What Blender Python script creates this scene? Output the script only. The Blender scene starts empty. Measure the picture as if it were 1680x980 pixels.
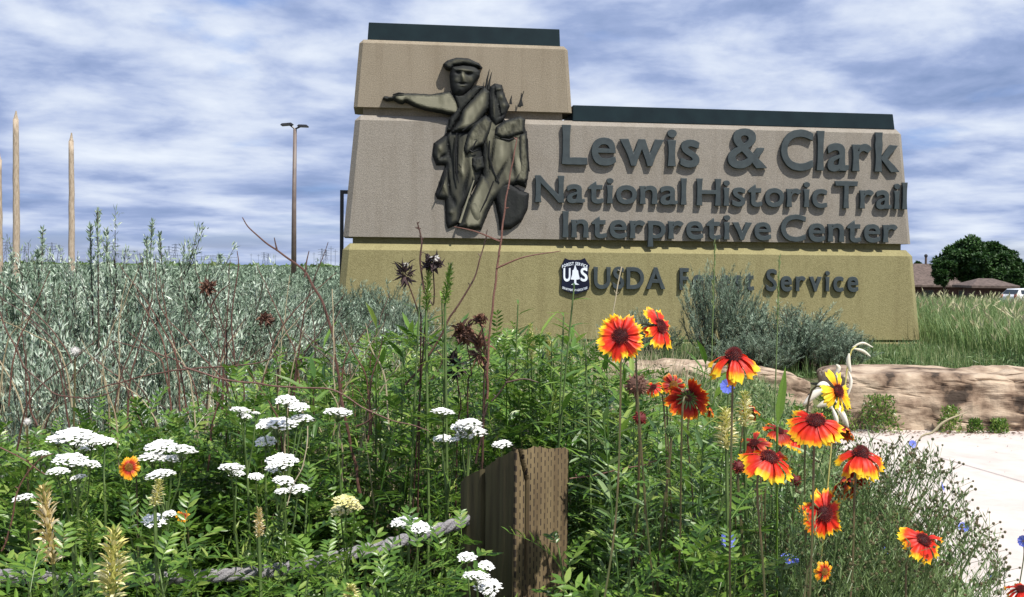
import bpy, bmesh, math, random
import numpy as np
from mathutils import Vector, Matrix, Euler, noise, geometry

random.seed(7); RNG = np.random.default_rng(11)
SC = bpy.context.scene
COL = SC.collection
F = 1773.0                                   # focal length in pixels of a 1680 px wide picture

# ---------------------------------------------------------------- camera
cam_d = bpy.data.cameras.new('camera'); cam = bpy.data.objects.new('camera', cam_d); COL.objects.link(cam)
SC.camera = cam
cam_d.sensor_width = 36; cam_d.lens = 36 * F / 1680; cam_d.clip_start = .05; cam_d.clip_end = 9000
EYE = Vector((0, 0, 1.3))
CR = (Matrix.Rotation(math.radians(90 - 1.62), 3, 'X') @ Matrix.Rotation(.010, 3, 'Z'))
cam.location = EYE; cam.rotation_euler = CR.to_euler()

def ray(px, py):
    return CR @ Vector(((px - 840) / F, (490 - py) / F, -1))
def P(px, py, Y):
    d = ray(px, py); return EYE + d * (Y / d.y)

# ---------------------------------------------------------------- light
SUN_AZ = math.radians(42)                    # to the right of straight behind the camera
SUN_EL = math.radians(56)
sdir = Vector((math.sin(SUN_AZ) * math.cos(SUN_EL), -math.cos(SUN_AZ) * math.cos(SUN_EL), math.sin(SUN_EL)))
sl = bpy.data.lights.new('sun', 'SUN'); sl.energy = 4.9; sl.angle = math.radians(.5); sl.color = (1, .955, .88)
so = bpy.data.objects.new('sun', sl); COL.objects.link(so); so.rotation_euler = sdir.to_track_quat('Z', 'Y').to_euler()
SC.view_settings.view_transform = 'Standard'; SC.view_settings.look = 'None'
SC.view_settings.gamma = 1; SC.view_settings.exposure = .42

W = bpy.data.worlds.new('World'); SC.world = W; W.use_nodes = True
nt = W.node_tree; N_ = nt.nodes; Lk = nt.links; N_.clear()
def wn(t, **k):
    n = N_.new(t)
    for a, b in k.items(): setattr(n, a, b)
    return n
out = wn('ShaderNodeOutputWorld'); bg = wn('ShaderNodeBackground'); bg.inputs[1].default_value = .08
sky = wn('ShaderNodeTexSky', sky_type='NISHITA', sun_disc=False)
sky.sun_elevation = SUN_EL; sky.sun_rotation = math.atan2(sdir.x, sdir.y); sky.air_density = 1.2; sky.dust_density = .3; sky.ozone_density = 2.5
tc = wn('ShaderNodeTexCoord'); sp = wn('ShaderNodeSeparateXYZ'); Lk.new(tc.outputs['Generated'], sp.inputs[0])
def wm(op, a, b=None, clamp=False):
    n = wn('ShaderNodeMath', operation=op, use_clamp=clamp)
    for i, v in enumerate((a, b)):
        if v is None: continue
        if isinstance(v, (int, float)): n.inputs[i].default_value = v
        else: Lk.new(v, n.inputs[i])
    return n.outputs[0]
zc = wm('ADD', wm('MAXIMUM', sp.outputs[2], 0), .17)
cx = wm('DIVIDE', sp.outputs[0], zc); cy = wm('DIVIDE', sp.outputs[1], zc)
lz = wm('MULTIPLY', wm('LOGARITHM', wm('ADD', wm('MAXIMUM', sp.outputs[2], 0), .07), math.e), 1.75)
cmb = wn('ShaderNodeCombineXYZ'); Lk.new(wm('MULTIPLY', sp.outputs[0], 2.3), cmb.inputs[0]); Lk.new(wm('MULTIPLY', sp.outputs[1], 3.2), cmb.inputs[1]); Lk.new(lz, cmb.inputs[2])
def wnoise(scale, detail, rough, off, dist=0.0):
    mp = wn('ShaderNodeMapping'); mp.inputs['Location'].default_value = off; Lk.new(cmb.outputs[0], mp.inputs[0])
    n = wn('ShaderNodeTexNoise'); n.inputs['Scale'].default_value = scale; n.inputs['Detail'].default_value = detail
    n.inputs['Roughness'].default_value = rough; n.inputs['Distortion'].default_value = dist
    Lk.new(mp.outputs[0], n.inputs[0]); return n.outputs[0]
def wramp(v, pts):
    r = wn('ShaderNodeValToRGB'); e = r.color_ramp.elements
    while len(e) < len(pts): e.new(.5)
    for i, (p, c) in enumerate(pts):
        e[i].position = p; e[i].color = (*c, 1) if isinstance(c, tuple) else (c, c, c, 1)
    Lk.new(v, r.inputs[0]); return r.outputs[0]
cov = wm('ADD', wnoise(2.3, 10, .52, (12.1, 4.2, 9), .1), wm('MULTIPLY', wm('SUBTRACT', sp.outputs[2], .055), .75))
mask = wramp(cov, [(.34, .1), (.42, .6), (.50, 1.0)])
tone = wramp(wnoise(3.1, 10, .54, (-6.3, 3.1, 2.0), .15), [(.30, (.34, .45, .68)), (.42, (.52, .62, .86)), (.50, (.76, .84, 1.02)), (.58, (1.0, 1.05, 1.13)), (.70, (1.24, 1.26, 1.24))])
sc_ = wn('ShaderNodeMix', data_type='RGBA', blend_type='MULTIPLY'); sc_.inputs[0].default_value = 1
Lk.new(tone, sc_.inputs[6]); sc_.inputs[7].default_value = (6.3, 6.7, 7.6, 1)
skym = wn('ShaderNodeMix', data_type='RGBA', blend_type='MULTIPLY'); skym.inputs[0].default_value = 1
Lk.new(sky.outputs[0], skym.inputs[6]); Lk.new(wramp(sp.outputs[2], [(0, (.42, .54, 1.12)), (.10, (.50, .67, 1.2)), (.3, (.72, .92, 1.3))]), skym.inputs[7])
mx = wn('ShaderNodeMix', data_type='RGBA'); Lk.new(mask, mx.inputs[0]); Lk.new(skym.outputs[2], mx.inputs[6]); Lk.new(sc_.outputs[2], mx.inputs[7])
Lk.new(mx.outputs[2], bg.inputs[0]); Lk.new(bg.outputs[0], out.inputs[0])

# ---------------------------------------------------------------- materials
def mk(name, c1, c2, scale=8, rough=.8, bump=0, bscale=60, stretch=(1, 1, 1), attr=False, transl=0, lo=.35, hi=.65, spec=.5, rnd=0, ramp=None, metal=0, detail=6):
    m = bpy.data.materials.new(name); m.use_nodes = True; t = m.node_tree; n = t.nodes; l = t.links
    b = n['Principled BSDF']; b.inputs['Roughness'].default_value = rough; b.inputs['Metallic'].default_value = metal
    b.inputs['Specular IOR Level'].default_value = spec
    co = n.new('ShaderNodeTexCoord'); mp = n.new('ShaderNodeMapping'); mp.inputs['Scale'].default_value = stretch; l.new(co.outputs['Object'], mp.inputs[0])
    nz = n.new('ShaderNodeTexNoise'); nz.inputs['Scale'].default_value = scale; nz.inputs['Detail'].default_value = detail; l.new(mp.outputs[0], nz.inputs[0])
    mr = n.new('ShaderNodeMapRange'); mr.inputs[1].default_value = lo; mr.inputs[2].default_value = hi; l.new(nz.outputs[0], mr.inputs[0])
    fac = mr.outputs[0]
    if attr:
        at = n.new('ShaderNodeAttribute'); at.attribute_name = 'tint'; fac = at.outputs['Fac']
    if rnd:
        oi = n.new('ShaderNodeObjectInfo'); a = n.new('ShaderNodeMath'); a.operation = 'MULTIPLY_ADD'; a.inputs[1].default_value = rnd; l.new(oi.outputs['Random'], a.inputs[0])
        s = n.new('ShaderNodeMath'); s.operation = 'SUBTRACT'; l.new(fac, s.inputs[0]); s.inputs[1].default_value = rnd / 2; l.new(s.outputs[0], a.inputs[2]); fac = a.outputs[0]
    cr = n.new('ShaderNodeValToRGB'); e = cr.color_ramp.elements
    pts = ramp or [(0, c1), (1, c2)]
    while len(e) < len(pts): e.new(.5)
    for i, (p_, c) in enumerate(pts): e[i].position = p_; e[i].color = (*c, 1)
    l.new(fac, cr.inputs[0]); colr = cr.outputs[0]
    l.new(colr, b.inputs['Base Color'])
    if bump:
        nb = n.new('ShaderNodeTexNoise'); nb.inputs['Scale'].default_value = bscale; nb.inputs['Detail'].default_value = 5; l.new(mp.outputs[0], nb.inputs[0])
        bp = n.new('ShaderNodeBump'); bp.inputs['Strength'].default_value = bump; bp.inputs['Distance'].default_value = .01; l.new(nb.outputs[0], bp.inputs['Height']); l.new(bp.outputs[0], b.inputs['Normal'])
    if transl:
        tr = n.new('ShaderNodeBsdfTranslucent'); l.new(colr, tr.inputs[0]); ms = n.new('ShaderNodeMixShader'); ms.inputs[0].default_value = transl
        l.new(b.outputs[0], ms.inputs[1]); l.new(tr.outputs[0], ms.inputs[2]); l.new(ms.outputs[0], n['Material Output'].inputs[0])
    return m

M = dict(
 stucco_tan=mk('stucco_tan', (.215, .18, .13), (.29, .245, .18), 70, .92, .7, 110),
 stucco_pink=mk('stucco_pink', (.212, .19, .16), (.285, .255, .215), 70, .92, .7, 110),
 stucco_yellow=mk('stucco_yellow', (.215, .19, .085), (.28, .25, .12), 60, .92, .7, 110),
 cap_green=mk('cap_green', (.004, .013, .018), (.007, .02, .025), 4, .6, spec=.2),
 letter=mk('letter_metal', (.022, .033, .037), (.034, .048, .052), 14, .6, .05, 60),
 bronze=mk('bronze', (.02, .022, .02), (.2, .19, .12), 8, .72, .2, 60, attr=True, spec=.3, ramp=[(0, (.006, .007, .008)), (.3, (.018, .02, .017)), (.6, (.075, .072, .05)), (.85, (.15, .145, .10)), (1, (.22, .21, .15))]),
 badge=mk('badge_blue', (.006, .008, .022), (.009, .012, .03), 5, .6, spec=.15),
 badge_white=mk('badge_white', (.62, .68, .78), (.75, .8, .85), 5, .6),
 concrete=mk('concrete', (.48, .42, .385), (.60, .535, .49), 2.2, .9, .25, 160, detail=9),
 soil=mk('soil', (.07, .05, .035), (.13, .10, .07), 6, .95, .6, 30),
 ground=mk('ground_cover', (.075, .065, .035), (.11, .12, .045), 3.5, .95, .4, 12),
 sandstone=mk('sandstone', (.10, .065, .042), (.46, .33, .23), 4.5, .9, 1.0, 20, stretch=(1, 1, 1.35), lo=.36, hi=.62, detail=12, ramp=[(0, (.045, .03, .02)), (.15, (.15, .10, .066)), (.45, (.27, .195, .135)), (1, (.44, .345, .25))]),
 pole_wood=mk('pole_wood', (.26, .20, .14), (.46, .38, .29), 9, .85, .3, 30, stretch=(6, 6, .6)),
 lamp_metal=mk('lamp_metal', (.12, .09, .08), (.17, .13, .11), 3, .5),
 lamp_dark=mk('lamp_dark', (.02, .02, .025), (.03, .03, .035), 3, .45),
 pylon=mk('pylon_steel', (.12, .15, .22), (.18, .21, .28), 1, .6),
 twig=mk('twig', (.04, .02, .014), (.15, .065, .045), 30, .6, .3, 80, attr=True, rnd=.3),
 straw=mk('straw', (.28, .22, .12), (.52, .45, .30), 20, .8, attr=True, transl=.25),
 stem=mk('stem_green', (.05, .09, .02), (.12, .18, .05), 20, .5, rnd=.3),
 stem_brown=mk('stem_brown', (.06, .07, .02), (.10, .07, .03), 20, .6, rnd=.3),
 leaf=mk('leaf_green', (.02, .06, .01), (.09, .19, .03), 20, .36, attr=True, transl=.36, rnd=.4, ramp=[(0, (.025, .07, .012)), (.35, (.075, .165, .022)), (.7, (.16, .28, .04)), (1, (.30, .38, .09))]),
 leaf_blue=mk('leaf_grey_green', (.03, .08, .03), (.12, .2, .08), 20, .45, attr=True, transl=.25, rnd=.3, ramp=[(0, (.03, .07, .02)), (.5, (.09, .17, .045)), (1, (.24, .32, .14))]),
 grass=mk('grass_blade', (.06, .12, .03), (.2, .26, .1), 20, .6, attr=True, transl=.3, ramp=[(0, (.06, .13, .035)), (.45, (.16, .25, .075)), (.75, (.30, .34, .15)), (1, (.58, .52, .33))]),
 sage=mk('sage_leaf', (.1, .14, .1), (.42, .5, .45), 20, .6, attr=True, transl=.15, rnd=.4, ramp=[(0, (.045, .08, .04)), (.35, (.13, .20, .125)), (.75, (.33, .42, .31)), (1, (.64, .72, .60))]),
 rabbit=mk('rabbitbrush_leaf', (.05, .08, .07), (.25, .33, .3), 20, .65, attr=True, transl=.1, rnd=.2, ramp=[(0, (.055, .09, .055)), (.5, (.16, .23, .15)), (1, (.34, .43, .32))]),
 bark=mk('bark_dark', (.03, .022, .016), (.1, .075, .055), 20, .9, .5, 60),
 petal=mk('petal_red_yellow', (.4, .0, .0), (.8, .5, .0), 20, .5, attr=True, transl=.22, spec=.3, rnd=.22, ramp=[(0, (.22, .004, .004)), (.45, (.58, .016, .006)), (.74, (.74, .06, .008)), (.88, (.86, .42, .012)), (1, (.92, .66, .03))]),
 petal_orange=mk('petal_orange', (.8, .4, .0), (.8, .5, .0), 20, .5, attr=True, transl=.22, spec=.3, ramp=[(0, (.22, .01, .004)), (.42, (.42, .03, .006)), (.62, (.75, .22, .01)), (1, (.85, .48, .02))]),
 petal_yellow=mk('petal_yellow', (.8, .4, .0), (.8, .5, .0), 20, .5, attr=True, transl=.22, spec=.3, ramp=[(0, (.4, .02, .004)), (.25, (.8, .28, .01)), (.5, (.88, .55, .015)), (1, (.92, .68, .04))]),
 petal_dark=mk('petal_dark_red', (.2, 0, 0), (.5, .1, 0), 20, .5, attr=True, transl=.2, spec=.3, ramp=[(0, (.09, .004, .004)), (.6, (.30, .012, .006)), (.85, (.55, .06, .01)), (1, (.8, .35, .02))]),
 disc=mk('disc_red', (.1, .0, .0), (.3, .02, .0), 90, .7, attr=True, ramp=[(0, (.05, .005, .006)), (.6, (.16, .008, .008)), (1, (.36, .05, .012))]),
 disc_gold=mk('disc_gold', (.2, .1, .0), (.5, .3, .02), 90, .7, attr=True, ramp=[(0, (.2, .07, .01)), (1, (.5, .3, .03))]),
 white=mk('yarrow_white', (.72, .72, .68), (.86, .86, .84), 60, .7, attr=True, transl=.1, ramp=[(0, (.6, .58, .42)), (.3, (.82, .82, .78)), (1, (.88, .88, .86))]),
 cream=mk('cream_floret', (.45, .42, .12), (.8, .76, .5), 60, .6, attr=True, transl=.2, rnd=.15, ramp=[(0, (.22, .26, .04)), (.5, (.60, .55, .17)), (1, (.82, .78, .52))]),
 peach=mk('peach_floret', (.3, .2, .1), (.8, .6, .4), 60, .6, attr=True, transl=.2, ramp=[(0, (.22, .22, .05)), (.4, (.52, .38, .14)), (.7, (.72, .58, .30)), (1, (.85, .80, .62))]),
 blue=mk('flax_blue', (.09, .13, .6), (.2, .25, .8), 60, .5, attr=True, transl=.2),
 yucca=mk('pod_white', (.62, .58, .44), (.84, .80, .70), 30, .45, transl=.15),
 dead=mk('dead_leaf', (.05, .025, .02), (.26, .13, .08), 30, .8, attr=True, transl=.1),
 black_dead=mk('dead_black', (.012, .008, .01), (.07, .04, .04), 30, .8, attr=True),
 fluff=mk('seed_fluff', (.5, .48, .45), (.75, .73, .7), 30, .9, transl=.3),
 rope=mk('rope_fibre', (.26, .25, .26), (.40, .38, .39), 90, .85, .8, 240, stretch=(1, 3, 3)),
 roof=mk('roof_shingle', (.07, .05, .042), (.13, .095, .08), 3, .9, .3, 8),
 house_wall=mk('house_wall', (.05, .02, .018), (.08, .035, .03), 2, .8),
 brick_tan=mk('house_tan', (.10, .06, .045), (.14, .09, .06), 2, .8),
 glass=mk('dark_glass', (.02, .028, .035), (.03, .04, .05), 2, .08),
 car_white=mk('car_paint_white', (.74, .76, .78), (.8, .81, .83), 2, .25),
 rubber=mk('rubber', (.015, .015, .015), (.03, .03, .03), 8, .8),
 chrome=mk('rim_metal', (.4, .4, .42), (.5, .5, .52), 3, .3, metal=.8),
 red_lens=mk('red_lens', (.3, .01, .01), (.35, .015, .01), 3, .3),
 tree_leaf=mk('tree_leaf', (.01, .03, .008), (.05, .1, .02), 20, .6, attr=True, transl=.2, ramp=[(0, (.01, .034, .008)), (.6, (.03, .085, .014)), (1, (.06, .13, .03))]),
)

def weather(m, amt=.35):
    t = m.node_tree; n = t.nodes; l = t.links; b = n['Principled BSDF']; src = b.inputs['Base Color'].links[0].from_socket
    co = n.new('ShaderNodeTexCoord'); out_ = src
    for sc, st_, lo, hi, a in ((1.0, (7, 7, .45), .48, .75, amt), (2.2, (1, 1, 1), .5, .72, amt*.6), (1.0, (.6, .6, 5), .55, .8, amt*.3)):
        mp = n.new('ShaderNodeMapping'); mp.inputs['Scale'].default_value = st_; l.new(co.outputs['Object'], mp.inputs[0])
        nz = n.new('ShaderNodeTexNoise'); nz.inputs['Scale'].default_value = sc; nz.inputs['Detail'].default_value = 8; nz.inputs['Roughness'].default_value = .65; l.new(mp.outputs[0], nz.inputs[0])
        mr = n.new('ShaderNodeMapRange'); mr.inputs[1].default_value = lo; mr.inputs[2].default_value = hi; mr.inputs[4].default_value = a; l.new(nz.outputs[0], mr.inputs[0])
        mx = n.new('ShaderNodeMix'); mx.data_type = 'RGBA'; mx.blend_type = 'MULTIPLY'; l.new(mr.outputs[0], mx.inputs[0]); l.new(out_, mx.inputs[6]); mx.inputs[7].default_value = (.52, .46, .38, 1); out_ = mx.outputs[2]
    l.new(out_, b.inputs['Base Color'])
for k_ in ('stucco_tan', 'stucco_pink', 'stucco_yellow'): weather(M[k_], .34)
weather(M['concrete'], .30)
# treated post: wood grain with rows of short incised slits
def post_material():
    m = bpy.data.materials.new('treated_post_wood'); m.use_nodes = True; t = m.node_tree; n = t.nodes; l = t.links; b = n['Principled BSDF']
    b.inputs['Roughness'].default_value = .85
    def ma(op, a, c=None, clamp=False):
        q = n.new('ShaderNodeMath'); q.operation = op; q.use_clamp = clamp
        for i, v in enumerate((a, c)):
            if v is None: continue
            if isinstance(v, (int, float)): q.inputs[i].default_value = v
            else: l.new(v, q.inputs[i])
        return q.outputs[0]
    co = n.new('ShaderNodeTexCoord'); s = n.new('ShaderNodeSeparateXYZ'); l.new(co.outputs['Object'], s.inputs[0])
    u = ma('MULTIPLY', s.outputs[0], 118)
    row = ma('FLOOR', u); fu = ma('FRACT', u)
    wob = n.new('ShaderNodeTexNoise'); wob.inputs['Scale'].default_value = 40; l.new(co.outputs['Object'], wob.inputs[0])
    z = ma('ADD', ma('MULTIPLY', s.outputs[2], 52), ma('ADD', ma('MULTIPLY', ma('MODULO', ma('ABSOLUTE', row), 2), .5), ma('MULTIPLY', wob.outputs[0], .8)))
    fz = ma('FRACT', z)
    slit = ma('MULTIPLY', ma('LESS_THAN', fu, .30), ma('MULTIPLY', ma('LESS_THAN', fz, .58), ma('LESS_THAN', s.outputs[1], .008)))
    mp = n.new('ShaderNodeMapping'); mp.inputs['Scale'].default_value = (34, 34, 2.2); l.new(co.outputs['Object'], mp.inputs[0])
    nz = n.new('ShaderNodeTexNoise'); nz.inputs['Scale'].default_value = 1.6; nz.inputs['Detail'].default_value = 7; l.new(mp.outputs[0], nz.inputs[0])
    cr = n.new('ShaderNodeValToRGB'); e = cr.color_ramp.elements; e[0].position = .3; e[0].color = (.07, .043, .02, 1); e[1].position = .72; e[1].color = (.215, .16, .082, 1)
    l.new(nz.outputs[0], cr.inputs[0])
    n2 = n.new('ShaderNodeTexNoise'); n2.inputs['Scale'].default_value = 7; l.new(co.outputs['Object'], n2.inputs[0])
    st = n.new('ShaderNodeMix'); st.data_type = 'RGBA'; st.blend_type = 'MIX'
    l.new(ma('MULTIPLY', ma('SUBTRACT', n2.outputs[0], .5, True), 2.2, True), st.inputs[0]); l.new(cr.outputs[0], st.inputs[6]); st.inputs[7].default_value = (.09, .075, .03, 1)
    side = n.new('ShaderNodeMix'); side.data_type = 'RGBA'; side.blend_type = 'MULTIPLY'; l.new(ma('GREATER_THAN', s.outputs[1], .008), side.inputs[0]); l.new(st.outputs[2], side.inputs[6]); side.inputs[7].default_value = (.42, .48, .38, 1)  # left-hand face: greenish tone, with its shade painted into the colour
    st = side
    mx = n.new('ShaderNodeMix'); mx.data_type = 'RGBA'; l.new(ma('MULTIPLY', slit, ma('MULTIPLY', n2.outputs[0], 1.9, True)), mx.inputs[0]); l.new(st.outputs[2], mx.inputs[6]); mx.inputs[7].default_value = (.022, .014, .009, 1)
    l.new(mx.outputs[2], b.inputs['Base Color'])
    bp = n.new('ShaderNodeBump'); bp.inputs['Strength'].default_value = .6; bp.inputs['Distance'].default_value = .003
    l.new(ma('SUBTRACT', nz.outputs[0], ma('MULTIPLY', slit, .9)), bp.inputs['Height']); l.new(bp.outputs[0], b.inputs['Normal'])
    return m
M['post'] = post_material()

# ---------------------------------------------------------------- mesh helpers
def unit(a): return a / np.maximum(np.linalg.norm(a, axis=-1, keepdims=True), 1e-9)
class G:
    """collects triangles (with a per-vertex tint) and links them as one mesh object"""
    def __init__(s): s.V = []; s.T = []; s.A = []; s.n = 0
    def add(s, V, T, tint=.5):
        V = np.asarray(V, float).reshape(-1, 3); T = np.asarray(T, int).reshape(-1, 3)
        s.V.append(V); s.T.append(T + s.n); s.n += len(V)
        s.A.append(np.full(len(V), tint) if np.isscalar(tint) else np.asarray(tint, float)); return s
    def tube(s, pts, r, n=5, tint=.5, cap=True):
        p = np.array([tuple(q) for q in pts], float); m = len(p)
        r = np.full(m, r) if np.isscalar(r) else np.interp(np.linspace(0, 1, m), np.linspace(0, 1, len(r)), r)
        t = unit(np.gradient(p, axis=0)); ref = np.array([0, 0, 1.]) if abs(t[:, 2]).mean() < .8 else np.array([0, 1., 0])
        a = unit(np.cross(t, ref)); b = np.cross(t, a)
        an = np.arange(n) * 2 * math.pi / n
        V = p[:, None] + r[:, None, None] * (np.cos(an)[None, :, None] * a[:, None] + np.sin(an)[None, :, None] * b[:, None])
        T = []
        for i in range(m - 1):
            for j in range(n):
                k = (j + 1) % n; A, B, C_, D = i*n+j, i*n+k, (i+1)*n+k, (i+1)*n+j
                T += [(A, B, C_), (A, C_, D)]
        if cap:
            for j in range(1, n - 1): T += [(0, j + 1, j), ((m-1)*n, (m-1)*n + j, (m-1)*n + j + 1)]
        return s.add(V, T, tint)
    def leaves(s, p, d, nrm, L, Wd, tint, fold=.25, fine=False, bend=0.):
        p = np.asarray(p, float); d = unit(np.asarray(d, float)); sd = unit(np.cross(d, nrm)); nn = np.cross(sd, d)
        n = len(p); L = np.broadcast_to(L, (n,))[:, None]; Wd = np.broadcast_to(Wd, (n,))[:, None]; tint = np.broadcast_to(tint, (n,))
        if not fine:
            V = np.stack([p, p + d*.45*L + sd*Wd/2 + nn*fold*Wd, p + d*.45*L - sd*Wd/2 + nn*fold*Wd, p + d*L - nn*bend*L], 1)
            T = np.array([(0, 1, 3), (0, 3, 2)]); k = 4
        else:
            m1 = p + d*.3*L - nn*bend*.1*L; m2 = p + d*.65*L - nn*bend*.45*L; t = p + d*L - nn*bend*L
            V = np.stack([p, m1 + sd*Wd*.46 + nn*fold*Wd, m1, m1 - sd*Wd*.46 + nn*fold*Wd, m2 + sd*Wd*.4 + nn*fold*Wd, m2, m2 - sd*Wd*.4 + nn*fold*Wd, t], 1)
            T = np.array([(0, 1, 2), (0, 2, 3), (1, 4, 5), (1, 5, 2), (2, 5, 6), (2, 6, 3), (4, 7, 5), (5, 7, 6)]); k = 8
        TT = (T[None] + (np.arange(n) * k)[:, None, None]).reshape(-1, 3)
        return s.add(V.reshape(-1, 3), TT, np.repeat(tint, k))
    def ball(s, c, r, tint=.5, seg=8, ring=5, sq=(1, 1, 1)):
        V = [(0, 0, 1)]
        for i in range(1, ring):
            a = math.pi * i / ring
            for j in range(seg): b = 2*math.pi*j/seg; V.append((math.sin(a)*math.cos(b), math.sin(a)*math.sin(b), math.cos(a)))
        V.append((0, 0, -1)); T = []
        for j in range(seg): T.append((0, 1 + j, 1 + (j+1) % seg)); T.append((len(V)-1, 1+(ring-2)*seg+(j+1) % seg, 1+(ring-2)*seg+j))
        for i in range(ring - 2):
            for j in range(seg):
                A = 1+i*seg+j; B = 1+i*seg+(j+1) % seg; T += [(A, A+seg, B+seg), (A, B+seg, B)]
        return s.add(np.array(V) * r * np.array(sq) + np.array(tuple(c)), T, tint)
    def box(s, a, b, tint=.5):
        x0, y0, z0 = a; x1, y1, z1 = b
        V = [(x, y, z) for x in (x0, x1) for y in (y0, y1) for z in (z0, z1)]
        Q = [(0, 1, 3, 2), (4, 6, 7, 5), (0, 4, 5, 1), (2, 3, 7, 6), (0, 2, 6, 4), (1, 5, 7, 3)]
        T = [t for q in Q for t in ((q[0], q[1], q[2]), (q[0], q[2], q[3]))]
        return s.add(V, T, tint)
    def poly(s, pts, y0, y1, tint=.5):
        """prism of an x-z outline between two y values"""
        tri = geometry.tessellate_polygon([[Vector((x, z, 0)) for x, z in pts]]); n = len(pts)
        V = [(x, y0, z) for x, z in pts] + [(x, y1, z) for x, z in pts]
        T = [t for t in tri] + [(t[0]+n, t[2]+n, t[1]+n) for t in tri]
        for i in range(n): j = (i+1) % n; T += [(i, i+n, j+n), (i, j+n, j)]
        return s.add(V, T, tint)
    def mesh(s, name, smooth=False):
        V = np.concatenate(s.V); T = np.concatenate(s.T); A = np.concatenate(s.A)
        me = bpy.data.meshes.new(name); me.vertices.add(len(V)); me.vertices.foreach_set('co', V.astype('f').ravel())
        me.loops.add(len(T)*3); me.loops.foreach_set('vertex_index', T.astype('i').ravel())
        me.polygons.add(len(T)); me.polygons.foreach_set('loop_start', np.arange(0, len(T)*3, 3, dtype='i'))
        me.update(calc_edges=True)
        at = me.attributes.new('tint', 'FLOAT', 'POINT'); at.data.foreach_set('value', A.astype('f'))
        me.polygons.foreach_set('use_smooth', np.full(len(T), smooth)); me.validate(); return me
    def build(s, name, mat, parent=None, loc=(0, 0, 0), smooth=False, rot=None):
        return obj(name, s.mesh(name, smooth), mat, parent, loc, rot)

def obj(name, me, mat=None, parent=None, loc=(0, 0, 0), rot=None, scale=None):
    o = bpy.data.objects.new(name, me); COL.objects.link(o)
    if mat is not None and me is not None and not me.materials: me.materials.append(mat)
    o.parent = parent; o.location = loc
    if rot is not None: o.rotation_euler = rot
    if scale is not None: o.scale = (scale,)*3 if isinstance(scale, (int, float)) else scale
    return o
def tag(o, label=None, cat=None, group=None, kind=None):
    if label: o['label'] = label
    if cat: o['category'] = cat
    if group: o['group'] = group
    if kind: o['kind'] = kind
    return o
def thing(name, label, cat, loc, rot=None, group=None, scale=None):
    o = obj(name, None, None, None, loc, rot, scale); o.empty_display_size = .1; return tag(o, label, cat, group)
def copy_tree(o, parent=None):
    c = o.copy(); COL.objects.link(c); c.parent = parent
    for ch in [x for x in o.children]: copy_tree(ch, c)
    return c
def sm(a, b, x):
    t = min(1, max(0, (x - a) / (b - a))); return t*t*(3 - 2*t)
def spline(pts, n=10):
    """Catmull-Rom through points"""
    p = [Vector(q) for q in pts]; p = [p[0]*2 - p[1]] + p + [p[-1]*2 - p[-2]]; o = []
    for i in range(1, len(p) - 2):
        for k in range(n):
            t = k / n; a, b, c, d = p[i-1:i+3]
            o.append(.5*((2*b) + (c-a)*t + (2*a-5*b+4*c-d)*t*t + (3*b-a-3*c+d)*t**3))
    o.append(p[-2]); return o

# ---------------------------------------------------------------- ground and path
def in_path(x, y):
    a = sm(-.1, .25, x - (.95 + .13*y)) * (1 - sm(8.95, 9.15, y)) * (1 - sm(11.5, 12, x))
    b = (1 - sm(.55, .85, y))
    return max(a, b) * (1 if y > -7 else 0)
def H(x, y):
    z = .3 - .38 * in_path(x, y)
    z -= 3.1 * sm(13, 120, y) * sm(3.5, 16, x)
    if y < 60 and in_path(x, y) < .5: z += .03 * noise.noise(Vector((x*.7, y*.7, 0)))
    return z
def make_ground():
    xs = np.unique(np.concatenate([np.arange(-8, 14, .2), np.arange(-30, 60, 2.5), np.linspace(-300, 300, 25), np.linspace(-6000, 6000, 13)]))
    ys = np.unique(np.concatenate([np.arange(-1, 12, .2), np.arange(-20, 60, 2.5), np.linspace(60, 400, 20), np.linspace(-3000, 8000, 12)]))
    V = [(x, y, H(x, y)) for y in ys for x in xs]; nx = len(xs); T = []
    for j in range(len(ys)-1):
        for i in range(nx-1):
            a = j*nx+i; T += [(a, a+1, a+nx+1), (a, a+nx+1, a+nx)]
    g = G().add(V, T).build('ground', M['ground'], smooth=True); tag(g, kind='structure')
make_ground()
path = obj('path', None); path.location = (0, 0, 0)
pb = G().box((-9, -7, -.12), (12, 9.0, -.075)).mesh('path'); bpy.data.objects.remove(path)
path = obj('path', pb, M['soil']); tag(path, kind='structure')
U = Vector((.21, -.978, 0)); Vv = Vector((.978, .21, 0)); J0 = Vector((3.03, 7.48, 0))
bm = bmesh.new()
def slab_mesh():
    bm = bmesh.new(); bmesh.ops.create_cube(bm, size=1)
    for v in bm.verts: v.co.x *= 1.782; v.co.y *= 2.382; v.co.z = v.co.z*.07 - .035
    bmesh.ops.bevel(bm, geom=[e for e in bm.edges if all(v.co.z > -.01 for v in e.verts)], offset=.008, segments=1, affect='EDGES')
    me = bpy.data.meshes.new('slab'); bm.to_mesh(me); bm.free(); return me
sme = slab_mesh(); ang = math.atan2(Vv.y, Vv.x)
for i in range(-6, 6):
    for j in range(-3, 7):
        c = J0 + Vv * (1.8*(i + .5)) + U * (2.4*(j + .5) - 1.45)
        if c.y > 9.2 or c.y < -6 or c.x > 11 or c.x < -8: continue
        if in_path(c.x, c.y) < .05 and in_path(c.x + 1, c.y + 1) < .05 and in_path(c.x+1, c.y-1) < .05: continue
        obj('slab', sme, M['concrete'], path, (c.x, c.y, random.uniform(-.002, .002)), (0, 0, ang))

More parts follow.
